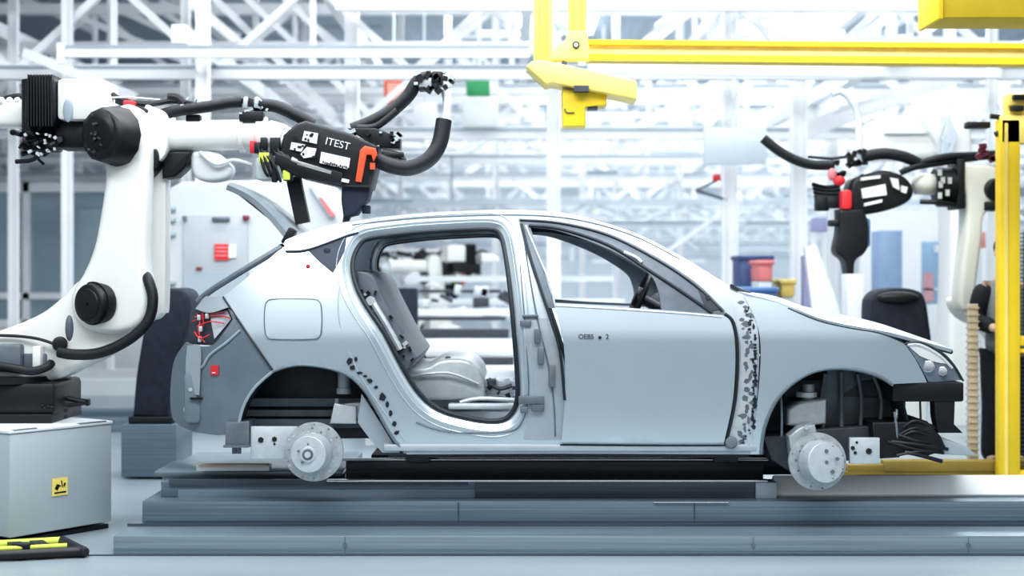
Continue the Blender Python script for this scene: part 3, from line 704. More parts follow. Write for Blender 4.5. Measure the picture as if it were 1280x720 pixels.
for k in range(8): mb.tube([P(296 + k * 3, 126 + random.uniform(-3, 3), RY), P(312, 126 + random.uniform(-6, 8), RY - .02), P(330 + k, 133 + random.uniform(-4, 8), RY)], .010, 6, 4)
mb.pbox(232, 250, 143, 152, RY, RY + .06, RY, bev=.008); mb.pbox(300, 330, 140, 152, RY - .04, RY + .06, RY, bev=.01)
dp = mb.build('dress_pack', hose, fa)
mb = MB(); mb.pbox(157, 170, 127, 133, RY - .16, RY - .08, RY - .1, bev=.006); mb.build('red_clamp', red, dp)
mb = MB()
for u in (308, 322, 250): mb = MB(); mb.box(P(u, 129, RY), (.03, .09, .07), (0, .1, 0), bev=.01); mb.build('hose_clamp', castlight, dp)
mb = MB()
for k in range(12): mb.box(P(random.uniform(215, 335), random.uniform(122, 142), RY - .03), (.02, .03, .012), (0, random.uniform(-1, 1), 0))
mb.tube([P(140, 122, RY - .12), P(165, 122, RY - .1), P(200, 125, RY)], .006, 6, 4)
mb.build('pale_wire', castlight, dp)
# wrist + tool
mb = MB(); mb.cyl(P(330, 172, RY + .02), P(352, 180, RY + .02), .115, .12, n=28, bev=.012); mb.cyl(P(345, 176, RY + .02), P(362, 182, RY + .02), .105, n=28, bev=.01)
mb.pbox(322, 345, 196, 226, RY - .14, RY + .06, RY - .05, bev=.02)
wr = mb.build('wrist', [castlight], fa)
mb = MB()
for u0, u1, v0, v1 in ((326, 334, 172, 188), (338, 350, 172, 194), (340, 346, 205, 228), (354, 366, 205, 226), (318, 326, 178, 192)): mb.pbox(u0, u1, v0, v1, RY - .17, RY - .12, RY - .15, bev=.006)
for k in range(9): mb.tube([P(322 + k * 4, 185 + random.uniform(-6, 10), RY - .16), P(330 + k * 4, 205 + random.uniform(-10, 10), RY - .18), P(335 + k * 4, 224 + random.uniform(-8, 4), RY - .15)], .009, 6, 4)
mb.build('wrist_cable', black, wr)
mb = MB(); 
for u0, u1, v0, v1 in ((324, 337, 191, 203), (354, 363, 213, 225), (326, 330, 203, 207)): mb.pbox(u0, u1, v0, v1, RY - .18, RY - .15, RY - .16, bev=.004)
mb.build('lime_tape', lime, wr)
mb = MB(); mb.pbox(312, 320, 176, 191, RY - .1, RY - .06, RY - .1, bev=.004); mb.build('red_plug', red, wr)
# tool body
mb = MB(); mb.prism([(356, 170, c_), (372, 156, c_), (384, 152, c_), (440, 168, c_), (474, 184, c_), (470, 212, c_), (464, 236, c_), (430, 235, c_), (376, 222, c_), (350, 200, c_)], RY - .17, RY + .15, RY - .1, bev=.02, smooth=False)
mb.prism([(345, 190, c_), (372, 200, c_), (430, 216, c_), (428, 232, c_), (370, 221, c_), (345, 205, c_)], RY - .19, RY - .1, RY - .15, bev=.01, smooth=False)
tl = mb.build('gripper', black, fa)
def quad(mb, pts, Y0, Y1, mi=0): mb.prism([p + (c_,) for p in pts], Y0, Y1, RY - .17, mi=mi, smooth=False)
mb = MB()
for pts in ([(381, 164), (398, 167), (396, 180), (378, 176)], [(365, 178), (382, 181), (377, 190), (363, 187)], [(384, 184), (396, 186), (393, 196), (380, 198), (376, 193)], [(402, 190), (438, 198), (436, 212), (400, 204)], [(372, 201), (415, 214), (414, 218), (372, 206)], [(428, 223), (437, 225), (436, 229), (427, 227)], [(366, 196), (373, 200), (371, 204), (364, 201)]):
    quad(mb, pts, RY - .19, RY - .16)
mb.build('label_plate', paper, tl)
mb = MB(); Mt = Matrix.Translation(P(422, 180, RY - .176)) @ Euler((math.radians(90), math.radians(14), 0)).to_matrix().to_4x4()
mb.text('ITEST', .062, Mt, depth=.003); mb.build('lettering', cablight, tl)
mb = MB(); 
Mt = Matrix.Translation(P(420, 204, RY - .192)) @ Euler((math.radians(90), math.radians(14), 0)).to_matrix().to_4x4()
for k in range(14): mb.box(P(404 + k * 2.4, 200 + k * .6 + random.uniform(1, 4), RY - .192), (.008, .006, random.uniform(.008, .02)))
for k in range(16): mb.box(P(random.uniform(366, 396), random.uniform(166, 197), RY - .192), (random.uniform(.006, .018), .006, random.uniform(.006, .018)))
mb.build('label_print', black, tl)
mb = MB(); mb.prism([(451, 188, c_), (457, 183, c_), (470, 186, c_), (472, 194, c_), (467, 202, c_), (465, 194, c_), (459, 194, c_), (452, 228, c_), (445, 227, c_)], RY - .21, RY - .17, RY - .17, bev=.006, smooth=False)
mb.pbox(463, 469, 204, 212, RY - .2, RY - .17, RY - .17)
mb.build('red_bracket', orange, tl)
mb = MB(); mb.prism([(428, 232, c_), (464, 235, c_), (460, 250, c_), (452, 258, c_), (446, 268, c_), (430, 272, c_), (427, 250, c_)], RY - .13, RY + .05, RY - .1, bev=.012, smooth=False)
mb.prism([(429, 270, c_), (438, 268, c_), (432, 282, c_), (427, 284, c_)], RY - .1, RY + 0, RY - .1, bev=.004, smooth=False); mb.box(P(458, 262, RY - .05), (.05, .05, .05), bev=.008)
mb.build('nozzle', navy, tl)
mb = MB(); mb.bar(P(367, 222, RY), P(379, 279, RY), .07, .085); mb.build('strut', black, tl)
mb = MB()
mb.tube([P(472, 200, RY - .1), P(490, 207, RY - .12), P(512, 210, RY - .14), P(535, 200, RY - .14), P(549, 180, RY - .12), P(555, 150, RY - .1)], .048, 12, 6)
mb.tube([P(440, 162, RY), P(465, 152, RY), P(490, 138, RY), P(510, 120, RY), P(523, 101, RY), P(540, 96, RY)], .04, 12, 6)
mb.tube([P(446, 160, RY - .05), P(470, 158, RY - .05), P(497, 138, RY - .05)], .022, 10, 6)
mb.build('hose', hose, tl)
mb = MB(); mb.pbox(540, 554, 91, 108, RY - .08, RY + .06, RY, bev=.012); mb.pbox(524, 542, 98, 112, RY - .06, RY + .04, RY, bev=.01, mi=1)
for k in range(18): mb.box(P(random.uniform(520, 565), random.uniform(88, 117), RY - .05), (random.uniform(.015, .045), .06, random.uniform(.015, .04)), (0, random.uniform(-1, 1), 0), mi=random.choice((0, 0, 1)))
mb.tube([P(553, 112, RY), P(556, 128, RY), P(555, 150, RY - .08)], .012, 8, 4, mi=1)
mb.build('hose_coupling', [black, castlight], tl)
mb = MB()
for k in range(18): mb.box(P(random.uniform(436, 500), random.uniform(160, 184), RY - .08), (random.uniform(.015, .04), .05, random.uniform(.01, .03)), (0, random.uniform(-1, 1), 0), mi=random.choice((0, 1)))
mb.pbox(478, 505, 190, 198, RY - .12, RY - .05, RY - .1, bev=.01); mb.prism([(434, 160, c_), (470, 160, c_), (500, 172, c_), (500, 186, c_), (470, 184, c_)], RY - .08, RY + .06, RY - .08, bev=.008, smooth=False); mb.tube([P(478, 190, RY - .1), P(498, 194, RY - .1), P(505, 202, RY - .1)], .02, 8, 4)
mb.build('fitting', [black, castlight], tl)

# ------------------------------------------------------------------ cabinet below the robot
k0 = P(12, 682, 8.15); k0.z = 0
cab = thing('robot_riser_cabinet', 'grey sheet-metal cabinet with a yellow warning sticker under the white robot', 'cabinet', (k0.x, k0.y, 0))
A = Vector((k0.x, k0.y, 0)); Bp = P(140, 660, 8.72); B = Vector((Bp.x, Bp.y, 0)); d1 = (B - A); L1 = d1.length; e1 = d1.normalized(); e2 = Vector((-e1.y, e1.x, 0))
H = .62
def cabpt(s, t, z): return A + e1 * s + e2 * t + Vector((0, 0, z))
cm = Matrix((e1.to_4d(), e2.to_4d(), (0, 0, 1, 0), (0, 0, 0, 1))).transposed(); rotz = math.atan2(e1.y, e1.x)
mb = MB(); mb.box(cabpt(L1 / 2, .65, H / 2 + .02), (L1, 1.3, H - .04), (0, 0, rotz), bev=.012); mb.build('housing', cabgrey, cab)
mb = MB(); mb.box(cabpt(L1 / 2, .65, H + .01), (L1 + .01, 1.31, .02), (0, 0, rotz), bev=.006); tp = mb.build('top_plate', cablight, cab)
mb = MB(); mb.box(cabpt(.10, .008, H + .012), (.16, .025, .022), (0, 0, rotz), bev=.004); mb.build('corner_strip', midgrey, tp); mb = MB(); mb.box(cabpt(L1 - .14, .008, H + .012), (.2, .025, .022), (0, 0, rotz), bev=.004); mb.build('corner_strip', midgrey, tp)
mb = MB(); mb.box(cabpt(L1 / 2, .66, .012), (L1 - .02, 1.28, .024), (0, 0, rotz)); mb.build('plinth', black, cab)
sk = cabpt(L1 * .47, -.004, .29)
mb = MB(); mb.box(sk, (.105, .004, .10), (0, 0, rotz)); st = mb.build('warning_sticker', yellow_p, cab)
mb = MB(); Ms = Matrix.Translation(sk - e2 * .003) @ Euler((math.radians(90), 0, rotz)).to_matrix().to_4x4()
def loc(x, z): return Ms @ Vector((x, z, 0))
for x, z, w, h, r in ((-.02, .0, .022, .03, .5), (.012, .016, .006, .04, -.2), (.0, -.032, .08, .008, 0), (-.005, .008, .02, .006, .5), (.03, .01, .01, .02, .3)):
    mb.box(loc(x, z), (w, .003, h), (0, r, rotz))
mb.build('warning_symbol', black, st)
# yellow and black floor frame
ff_ = thing('floor_frame', 'low yellow and black bumper frame lying on the floor against grey cabinet', 'frame', (P(60, 690, 7.75).x, 7.75, 0))
def fl(u, v, z): 
    Y = (CZ - z) * F / (v - V0); return P(u, v, Y)
z = .03
c1, c2, c3, c4 = fl(-60, 697, z), fl(105, 690, z), fl(78, 676, z), fl(-60, 684, z)
mb = MB(); mb.tube([c1, (c1 + c2) / 2, c2 + Vector((-.05, 0, 0)), c2, c2 + (c3 - c2) * .15, (c2 + c3) / 2, c3], .028, 10, 5); mb.build('bumper_tube', black, ff_)
mb = MB(); mb.tube([c4, (c4 + c3) / 2, c3], .024, 10, 5); mb.tube([c1 + Vector((0, .03, .03)), (c1 + c2) / 2 + Vector((0, .03, .03)), c2 + Vector((-.1, .03, .028))], .014, 10, 5)
mb.build('yellow_rail', lime, ff_)
mb = MB(); m2 = (c1 + c2) / 2; m3 = (c4 + c3) / 2
for t in (.55, .75): mb.bar(c1 + (c2 - c1) * t, c4 + (c3 - c4) * t, .07, .03, mi=0)
mb.box(c1 + (c2 - c1) * .5 + Vector((0, .05, .03)), (.1, .06, .05), bev=.01, mi=0); mb.build('crossbar', black, ff_)

# ================================================================== CONVEYOR
cv = thing('conveyor_line', 'long low grey steel conveyor bed with dark rails carrying the silver car', 'conveyor', (0, 8.6, 0))
X0, X1 = -2.15, 14
mb = MB(); mb.box(((X0 + X1) / 2, 8.9, .05), (X1 - X0, 2.0, .1), bev=.006); mb.build('floor_plinth', bedplate, cv)
mb = MB()
for x in (-.9, 1.3, 2.46, 4.2): mb.cyl((x, 7.899, .05), (x, 7.893, .05), .012, n=10); mb.box((x, 7.9, .05), (.004, .004, .09)); mb.build('plinth_bolt', midgrey, cv); mb = MB()
mb.bm.free()
mb = MB(); mb.box(((X0 + .08 + X1) / 2, 8.6, .17), (X1 - X0 - .08, .8, .14), bev=.006); mb.build('lower_step', bedgrey, cv)
mb = MB(); mb.box(((X0 + X1) / 2, 8.198, .108), (X1 - X0, .01, .014)); mb.box(((X0 + X1) / 2, 8.199, .128), (X1 - X0 - .2, .008, .006)); mb.box((1.02, 8.198, .17), (.006, .006, .13)); mb.box((-.3, 8.198, .17), (.006, .006, .13)); mb.build('step_groove', beddark, cv)
mb = MB(); mb.box((-.25, 8.40, .285), (3.5, .10, .09), bev=.004, mi=0); mb.box((-1.05, 8.36, .255), (1.7, .04, .06), mi=1); mb.build('side_plate', [bedgrey, bedplate], cv)
mb = MB(); mb.box((-1.1, 8.345, .325), (1.7, .02, .035)); mb.build('slot', beddark, cv)
mb = MB(); mb.box((.62, 8.34, .285), (1.66, .05, .095), bev=.004); mb.box((1.44, 8.33, .285), (.12, .06, .09), bev=.004, mi=1); mb.build('dark_rail', [beddark, greysteel], cv)
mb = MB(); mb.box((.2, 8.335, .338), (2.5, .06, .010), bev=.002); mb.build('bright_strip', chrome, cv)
mb = MB(); mb.box((.25, 8.66, .36), (2.45, .12, .11), bev=.004); mb.box((.45, 9.3, .36), (2.6, .9, .12), bev=.004); mb.build('dark_rail', beddark, cv)
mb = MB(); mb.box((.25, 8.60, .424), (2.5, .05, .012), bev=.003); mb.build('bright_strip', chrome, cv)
mb = MB(); mb.box(((1.50 + X1) / 2, 8.42, .288), (X1 - 1.50, .05, .135), (math.radians(-40), 0, 0), bev=.010); mb.build('white_rail', palewhite, cv)  # face sloped upward so the rail catches overhead light and looks whiter
mb = MB(); mb.box((2.0 + 6, 8.49, .335), (12, .06, .02), bev=.004); mb.build('tan_strip', tan, cv)
mb = MB(); mb.box((-1.55, 8.85, .34), (1.1, .5, .03), bev=.006); mb.box((-1.55, 9.3, .30), (1.1, 1.0, .05), bev=.004); mb.build('end_deck', bedplate, cv)
mb = MB(); mb.box((-1.62, 8.55, .385), (.42, .1, .03)); mb.box((-1.62, 8.53, .402), (.40, .08, .008), mi=1); mb.build('locating_pad', [cablight, tan], cv)
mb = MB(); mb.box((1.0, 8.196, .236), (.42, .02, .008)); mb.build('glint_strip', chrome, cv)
# supports under the car
mb = MB()
for x in (-.55, 1.25):
    for y in (8.6, 9.2): mb = MB(); mb.box((x, y, .455), (.14, .1, .09), bev=.01); mb.build('skid_support', midgrey, cv)
# ochre timber/rail in front of the robot cell
mb = MB(); mb.pbox(1105, 1500, 576, 590, 10.88, 11.0, 10.88, bev=.01)
mb.pbox(1060, 1110, 581, 590, 10.89, 10.99, 10.88, bev=.01)
mb.pbox(1058, 1500, 589.5, 597.4, 10.89, 10.98, 10.88)
mb.build('guide_rail', mat('dull_ochre', (.24, .17, .03), .6, 0, .15, 6), None, org=Vector((3.0, 10.94, 0)), label='ochre yellow guide rail on floor behind the car nose', cat='rail')

# ================================================================== dark covers
def pillar_cover():
    t = thing('robot_base_cover', 'tall navy fabric-covered column standing behind car tail', 'cover', P(198, 524, 11.0))
    mb = MB(); mb.prism([(186, 520, c_), (172, 519, c_), (176, 470), (184, 420), (190, 385), (200, 364), (218, 360), (236, 363), (243, 380), (240, 410), (230, 440), (222, 470), (216, 522, c_)], 10.85, 11.25, 11.0, bev=.03); mb.build('jacket', navy, t)
    mb = MB(); mb.pbox(168, 222, 518, 527, 10.82, 11.3, 11.0, bev=.01); mb.build('foot_plate', black, t)
    mb = MB(); mb.pbox(160, 228, 527, 592, 10.8, 11.35, 11.0, bev=.01); mb.build('pedestal', bedgrey, t)
pillar_cover()
t = thing('machine_cover', 'squat navy padded machine cover seen above the car bonnet', 'cover', (P(1127, 400, 11.6).x, 11.8, 0))
mb = MB(); mb.prism([(1090, 420, c_), (1090, 385), (1093, 372), (1104, 363), (1128, 360), (1150, 364), (1158, 374), (1162, 395), (1166, 425, c_), (1166, 470, c_), (1090, 470, c_)], 11.6, 12.0, 11.6, bev=.05); mb.build('padded_hood', navy, t)
mb = MB(); mb.sph(P(1122, 372, 11.6), (.17, .06, .05)); mb.build('top_flap', black, t)
mb = MB(); mb.pbox(1094, 1162, 465, 582, 11.65, 11.95, 11.6, bev=.02); mb.build('pedestal', cablight, t)

# ================================================================== YELLOW STEEL
hg = thing('overhead_hanger', 'yellow overhead transfer carrier with two vertical arms and stepped foot', 'hanger', P(700, 160, 10.0))
GY = 10.0
mb = MB()
for u0, u1 in ((667, 690),):
    mb.pbox(u0, u0 + 6, -200, 84, GY - .05, GY + .05, GY, bev=.004); mb.pbox(u1 - 6, u1, -200, 84, GY - .05, GY + .05, GY, bev=.004); mb.pbox(u0 + 5, u1 - 5, -200, 84, GY - .02, GY + .04, GY, bev=.003)
mb.build('arm', yellow_p, hg)
mb = MB(); u0, u1 = 710, 733
mb.pbox(u0, u0 + 5, -200, 48, GY - .05, GY + .05, GY, bev=.004); mb.pbox(u1 - 5, u1, -200, 48, GY - .05, GY + .05, GY, bev=.004); mb.pbox(u0 + 4, u1 - 4, -200, 48, GY - .02, GY + .04, GY, bev=.003)
mb.build('arm', yellow_p, hg)
mb = MB(); mb.prism([(710, 40, c_), (733, 40, c_), (736, 60), (736, 76, c_), (686, 77, c_), (692, 62), (706, 52)], GY - .06, GY + .06, GY, bev=.01)
gs = mb.build('gusset', yellow_p, hg)
mb = MB(); mb.cyl(P(720, 56, GY - .05), P(720, 56, GY - .075), .028, n=6, mi=0); mb.cyl(P(720, 56, GY - .07), P(720, 56, GY - .085), .014, n=16, mi=1); mb.build('bolt', [darkgrey, paper], gs)
mb = MB(); mb.prism([(658, 88, c_), (664, 82, c_), (676, 80, c_), (705, 86, c_), (793, 106, c_), (793, 129, c_), (780, 126, c_), (735, 117, c_), (690, 108, c_), (682, 110, c_)], GY - .2, GY + .12, GY, bev=.012, smooth=False)
mb.build('carrier_beam', yellow_p, hg)
mb = MB(); mb.prism([(702, 114, c_), (757, 120, c_), (757, 134, c_), (731, 136, c_), (731, 160, c_), (703, 160, c_)], GY - .12, GY + .08, GY, bev=.01, smooth=False); ft = mb.build('foot', yellow, hg)
mb = MB(); mb.pbox(734, 746, 135, 139, GY - .1, GY, GY); mb.pbox(716, 734, 112, 119, GY - .22, GY - .1, GY); mb.box(P(705, 80, GY - .1), (.035, .06, .03), (0, .4, 0)); mb.tube([P(706, 136, GY - .13), P(708, 141, GY - .13), P(718, 141, GY - .13)], .005, 6, 2); mb.build('sensor', darkgrey, ft)
gb_ = thing('gantry_beam', 'long horizontal yellow gantry beam crossing above the car front', 'beam', P(1000, 65, 10.3))
BY = 10.3
def slant(v, u): return v + (u - 735) * .009
mb = MB()
for v, h, y0, y1 in ((54.5, 6, BY - .08, BY + .08), (73.5, 8, BY - .08, BY + .08)):
    a, b2 = P(732, v, BY), P(1600, slant(v, 1600), BY); mb.bar(Vector((a.x, BY, a.z)), Vector((b2.x, BY, b2.z)), .16, h * BY / F)
mb.build('flange', yellow, gb_)
mb = MB(); a, b2 = P(732, 64, BY), P(1600, slant(64, 1600), BY); mb.bar(Vector((a.x, BY, a.z)), Vector((b2.x, BY, b2.z)), .05, 13 * BY / F)
mb.build('web', mat('lit_web', (.95, .86, .52), .5), gb_)  # yellow beam's web coloured pale to look lit
ob = thing('overhead_box_beam', 'deep ochre yellow box girder end at the upper right corner', 'beam', P(1300, 10, 8.6))
mb = MB(); mb.pbox(1174, 1700, -60, 22, 8.6, 9.0, 8.6, bev=.01); mb.build('girder', ochre, ob)
mb = MB(); mb.pbox(1172, 1178, -64, 24, 8.58, 9.02, 8.6, bev=.004); mb.build('end_plate', yellow, ob)
# gate
GT = 10.75
gt = thing('safety_gate', 'tall yellow framed safety gate post with mesh panel beside car nose', 'gate', (P(1258, 600, GT).x, GT, 0))
zf = P(0, 603, GT).z
mb = MB(); mb.pbox(1247, 1272, 150, 603, GT - .06, GT + .06, GT, bev=.008); pf = mb.build('post', yellow, gt)
mb = MB(); mb.pbox(1252, 1256, 155, 600, GT - .07, GT - .05, GT); mb.build('post_groove', yellow_p, pf)
mb = MB(); mb.pbox(1270, 1700, 588, 603, GT - .05, GT + .05, GT, bev=.006); mb.build('bottom_rail', yellow, gt)
mb = MB(); mb.pbox(1270, 1700, 420, 432, GT - .04, GT + .04, GT, bev=.006); mb.pbox(1270, 1700, 436, 441, GT - .04, GT + .04, GT, bev=.006); mb.build('middle_rail', yellow, gt)
mb = MB(); mb.pbox(1248, 1700, 145, 180, GT - .06, GT + .06, GT, bev=.01); mb.pbox(1258, 1700, 118, 133, GT - .05, GT + .1, GT, bev=.01); mb.pbox(1256, 1290, 130, 148, GT - .02, GT + .05, GT); mb.build('top_bracket', yellow_p, gt)
mb = MB(); mb.pbox(1262, 1290, 120, 126, GT - .1, GT - .04, GT, bev=.005); mb.pbox(1260, 1275, 134, 140, GT - .09, GT - .03, GT, bev=.005); mb.pbox(1215, 1244, 150, 158, GT + .1, GT + .2, GT, bev=.008); mb.tube([P(1238, 145, GT), P(1252, 148, GT), P(1254, 162, GT), P(1244, 168, GT)], .02, 8, 4); mb.build('clamp', black, gt)
mb = MB()
for k in range(26): 
    v = 292 + k * 5; mb.bar(P(1272, v, GT), P(1420, v, GT), .006)
for k in range(26):
    u = 1274 + k * 5.5; mb.bar(P(u, 290, GT), P(u, 420, GT), .006)
for k in range(26):
    v = 446 + k * 5.5; mb.bar(P(1272, v, GT), P(1420, v, GT), .006)
mb.build('mesh_panel', darkgrey, gt)
mb = MB(); mb.pbox(1249, 1271, 600, 618, GT - .06, GT + .06, GT); mb.build('foot', darkgrey, gt)
# tan cable post
mb = MB(); mb.pbox(1212, 1223, 380, 590.3, 11.2, 11.27, 11.2, bev=.006)
for k in range(24): mb.pbox(1211, 1224, 384 + k * 8.4, 386 + k * 8.4, 11.19, 11.28, 11.2)
mb.build('cable_post', tan, None, org=Vector((P(1217, 572, 11.2).x, 11.23, 0)), label='slim tan ribbed cable post beside the dark-clothed worker', cat='post')

# ================================================================== RIGHT ROBOT
QY = 11.8
qr = thing('welding_robot', 'cream robot with black welding head hanging beyond the car bonnet', 'robot', (P(1250, 500, QY).x, QY, 0))
mb = MB(); mb.prism([(1196, 208), (1212, 206), (1245, 209), (1262, 220), (1262, 250), (1246, 262, ), (1226, 268), (1222, 300), (1216, 350), (1212, 385), (1194, 384), (1196, 340), (1202, 290), (1202, 250), (1197, 230)], QY - .12, QY + .12, QY, bev=.04); mb.build('upright_link', cream, qr)
mb = MB(); mb.prism([(1194, 376), (1212, 372), (1250, 392), (1290, 430), (1310, 500, c_), (1310, 610, c_), (1262, 610, c_), (1262, 480), (1240, 420), (1206, 398)], QY - .1, QY + .3, QY, bev=.05); mb.build('pedestal', cream, qr)
mb = MB(); mb.cyl(P(1247, 238, QY - .15), P(1238, 236, QY - .05), .09, n=24, bev=.01); mb.pbox(1224, 1247, 253, 264, QY - .15, QY + .1, QY, bev=.01); mb.pbox(1190, 1200, 200, 262, QY - .14, QY + .14, QY, bev=.01); mb.build('joint_ring', black, qr)
mb = MB(); mb.cyl(P(1168, 234, QY), P(1192, 232, QY), .15, .15, n=28, bev=.01); mb.tube([P(1150, 252, QY - .1), P(1175, 253, QY - .12), P(1195, 256, QY - .1)], .02, 8, 4)
for k in range(7): mb.cyl(P(1172 + k * 3, 234, QY), P(1173.2 + k * 3, 234, QY), .16, n=28)
for k in range(6): mb.box(P(random.uniform(1172, 1190), random.uniform(215, 245), QY - .165), (.03, .02, .05), mi=1)
mb.build('ribbed_motor', [black, castlight], qr)
mb = MB(); mb.sph(P(1156, 230, QY - .02), (.11, .11, .088)); mb.cyl(P(1143, 230, QY), P(1170, 231, QY), .085, n=24, bev=.02); mb.build('wrist', cream, qr)
mb = MB(); mb.prism([(1062, 228), (1080, 218), (1105, 213), (1130, 222), (1140, 238), (1134, 252), (1112, 262), (1082, 268), (1062, 264)], QY - .16, QY + .12, QY - .1, bev=.04)
hd = mb.build('welding_head', black, qr)
mb = MB()
for pts in ([(1076, 236), (1106, 230), (1108, 244), (1078, 248)], [(1080, 254), (1102, 249), (1102, 253), (1080, 258)], [(1076, 222), (1100, 219), (1100, 223), (1076, 226)], [(1112, 222), (1122, 224), (1124, 238), (1116, 234)], [(1126, 232), (1134, 234), (1132, 242), (1126, 240)]):
    mb.prism([p + (c_,) for p in pts], QY - .19, QY - .15, QY - .17, smooth=False)
mb.build('label_plate', paper, hd)
mb = MB(); mb.prism([(1046, 262, c_), (1076, 262, c_), (1082, 280), (1082, 306), (1076, 318), (1066, 326), (1064, 342, c_), (1056, 342, c_), (1053, 326), (1042, 314), (1046, 290)], QY - .2, QY + .02, QY - .1, bev=.02)
mb.pbox(1036, 1060, 275, 283, QY - .16, QY - .04, QY - .1, bev=.01); mb.pbox(1034, 1056, 246, 260, QY - .1, QY + .02, QY - .1, bev=.01)
for k in range(6): mb.tube([P(1015 + k, 230 + k * 5, QY), P(1032, 234 + k * 4, QY), P(1050, 232 + k * 5, QY - .05)], .017, 6, 4)
mb.pbox(1018, 1034, 246, 264, QY - .08, QY + .02, QY, bev=.01)
mb.build('torch_body', black, hd)
mb = MB(); mb.prism([(1076, 268, c_), (1087, 275), (1087, 306), (1077, 318, c_)], QY - .12, QY - .0, QY - .1, smooth=False); mb.build('blue_side_cover', blue, hd)
mb = MB(); mb.pbox(1050, 1063, 238, 262, QY - .22, QY - .1, QY - .15, bev=.02); mb.sph(P(1049, 226, QY - .18), (.05, .04, .04)); mb.build('red_valve', red, hd)
mb = MB(); mb.sph(P(1040, 218, QY - .18), (.035, .03, .05)); mb.build('pink_cap', mat('pink', (.8, .25, .28), .5), hd)
mb = MB(); mb.tube([P(954, 173, QY - .1), P(970, 186, QY - .1), P(990, 198, QY - .1), P(1015, 206, QY - .1), P(1042, 206, QY - .1)], .04, 12, 6)
mb.tube([P(1078, 196, QY - .1), P(1105, 192, QY - .1), P(1130, 196, QY - .1), P(1150, 205, QY - .08)], .046, 12, 6)
mb.tube([P(1125, 216, QY - .12), P(1140, 210, QY - .14), P(1160, 206, QY - .1), P(1200, 200, QY - .05), P(1248, 194, QY)], .026, 10, 6)
mb.tube([P(1150, 204, QY - .1), P(1180, 196, QY - .1), P(1215, 194, QY - .05), P(1246, 192, QY)], .03, 10, 6)
mb.tube([P(1010, 196, QY), P(1040, 198, QY), P(1070, 194, QY)], .012, 8, 5)
mb.build('hose', hose, hd)
mb = MB()
for k in range(26): mb.box(P(random.uniform(1040, 1080), random.uniform(188, 240), QY - .12), (random.uniform(.02, .06), .06, random.uniform(.015, .05)), (0, random.uniform(-1, 1), 0), mi=random.choice((0, 0, 1)))
mb.build('fitting', [black, castlight], hd)
mb = MB()
for k in range(7): mb.box(P(random.uniform(1220, 1246), random.uniform(182, 200), QY - .12), (.05, .05, .04), (0, random.uniform(-1, 1), 0))
mb.build('maroon_connector', mat('maroon', (.10, .012, .03), .5), hd)
mb = MB(); mb.tube([P(1040, 118, QY + .1), P(1052, 115, QY + .1), P(1066, 128, QY + .1), P(1073, 150, QY + .1), P(1074, 190, QY)], .028, 10, 6); mb.build('pale_hose', paleblue, hd)

# ================================================================== PERSON (behind the gate post)
PY = 11.4
pp = thing('person', 'person in dark sleeves and black trousers standing behind the yellow gate post', 'person', (P(1257, 580, PY).x, PY, 0), rz=math.pi / 2)
def skinned(name, joints, edges, m, parent, sub=2, label=None):
    me = bpy.data.meshes.new(name); me.from_pydata([j[0] for j in joints], edges, [])
    o = bpy.data.objects.new(name, me); C.objects.link(o)
    md = o.modifiers.new('s', 'SKIN'); md.use_smooth_shade = True
    for i, j in enumerate(joints):
        sv = me.skin_vertices[0].data[i]; sv.radius = j[1] if isinstance(j[1], tuple) else (j[1], j[1]); sv.use_root = (i == 0)
    o.modifiers.new('u', 'SUBSURF').levels = sub; o.modifiers['u'].render_levels = sub
    m2 = bpy.data.meshes.new_from_object(o.evaluated_get(bpy.context.evaluated_depsgraph_get()))
    o.modifiers.clear(); o.data = m2; m2.name = name; bpy.data.meshes.remove(me)
    m2.materials.clear(); m2.materials.append(m)
    for f in m2.polygons: f.use_smooth = True
    o.parent = parent; ORG[o.name] = ORG[parent.name]
    return o
# local coordinates: faces -x, ground z=0
bodyj = [((0, 0, .95), .09), ((0, 0, 1.15), .085), ((.01, 0, 1.36), .09), ((.01, 0, 1.50), .05), ((-.01, 0, 1.58), .055),      # 0-4 pelvis..neck
         ((-.02, 0, 1.68), (.085, .075)), ((-.02, 0, 1.765), .06),
         ((.02, -.15, 1.42), .05), ((.05, -.225, 1.16), .045), ((-.24, -.18, 1.07), .035), ((-.30, -.16, 1.06), .028),
         ((.02, .15, 1.42), .05), ((.05, .225, 1.16), .045), ((-.24, .16, 1.10), .035), ((-.30, .14, 1.10), .028),
         ((0, -.09, .86), .075), ((-.02, -.10, .48), .05), ((.03, -.10, .10), .045), ((-.10, -.10, .04), .04),
         ((0, .09, .86), .075), ((.02, .10, .48), .05), ((.08, .10, .10), .045), ((-.05, .10, .04), .04)]
bede = [(0, 1), (1, 2), (2, 3), (3, 4), (4, 5), (5, 6), (2, 7), (7, 8), (8, 9), (9, 10), (2, 11), (11, 12), (12, 13), (13, 14), (0, 15), (15, 16), (16, 17), (17, 18), (0, 19), (19, 20), (20, 21), (21, 22)]
bdy = skinned('body', bodyj, bede, skin, pp)
tj = [((0, 0, .86), .17), ((0, 0, 1.0), .165), ((0, 0, 1.15), .155), ((.01, 0, 1.36), .17), ((.01, 0, 1.50), .10)]
skinned('vest', tj, [(0, 1), (1, 2), (2, 3), (3, 4)], jacket, pp)
skinned('sleeve', [((.02, -.14, 1.45), .10), ((.05, -.225, 1.16), .075), ((-.22, -.185, 1.075), .06)], [(0, 1), (1, 2)], trouser, pp)
skinned('sleeve', [((.02, .14, 1.45), .10), ((.05, .225, 1.16), .075), ((-.22, .165, 1.105), .06)], [(0, 1), (1, 2)], trouser, pp)
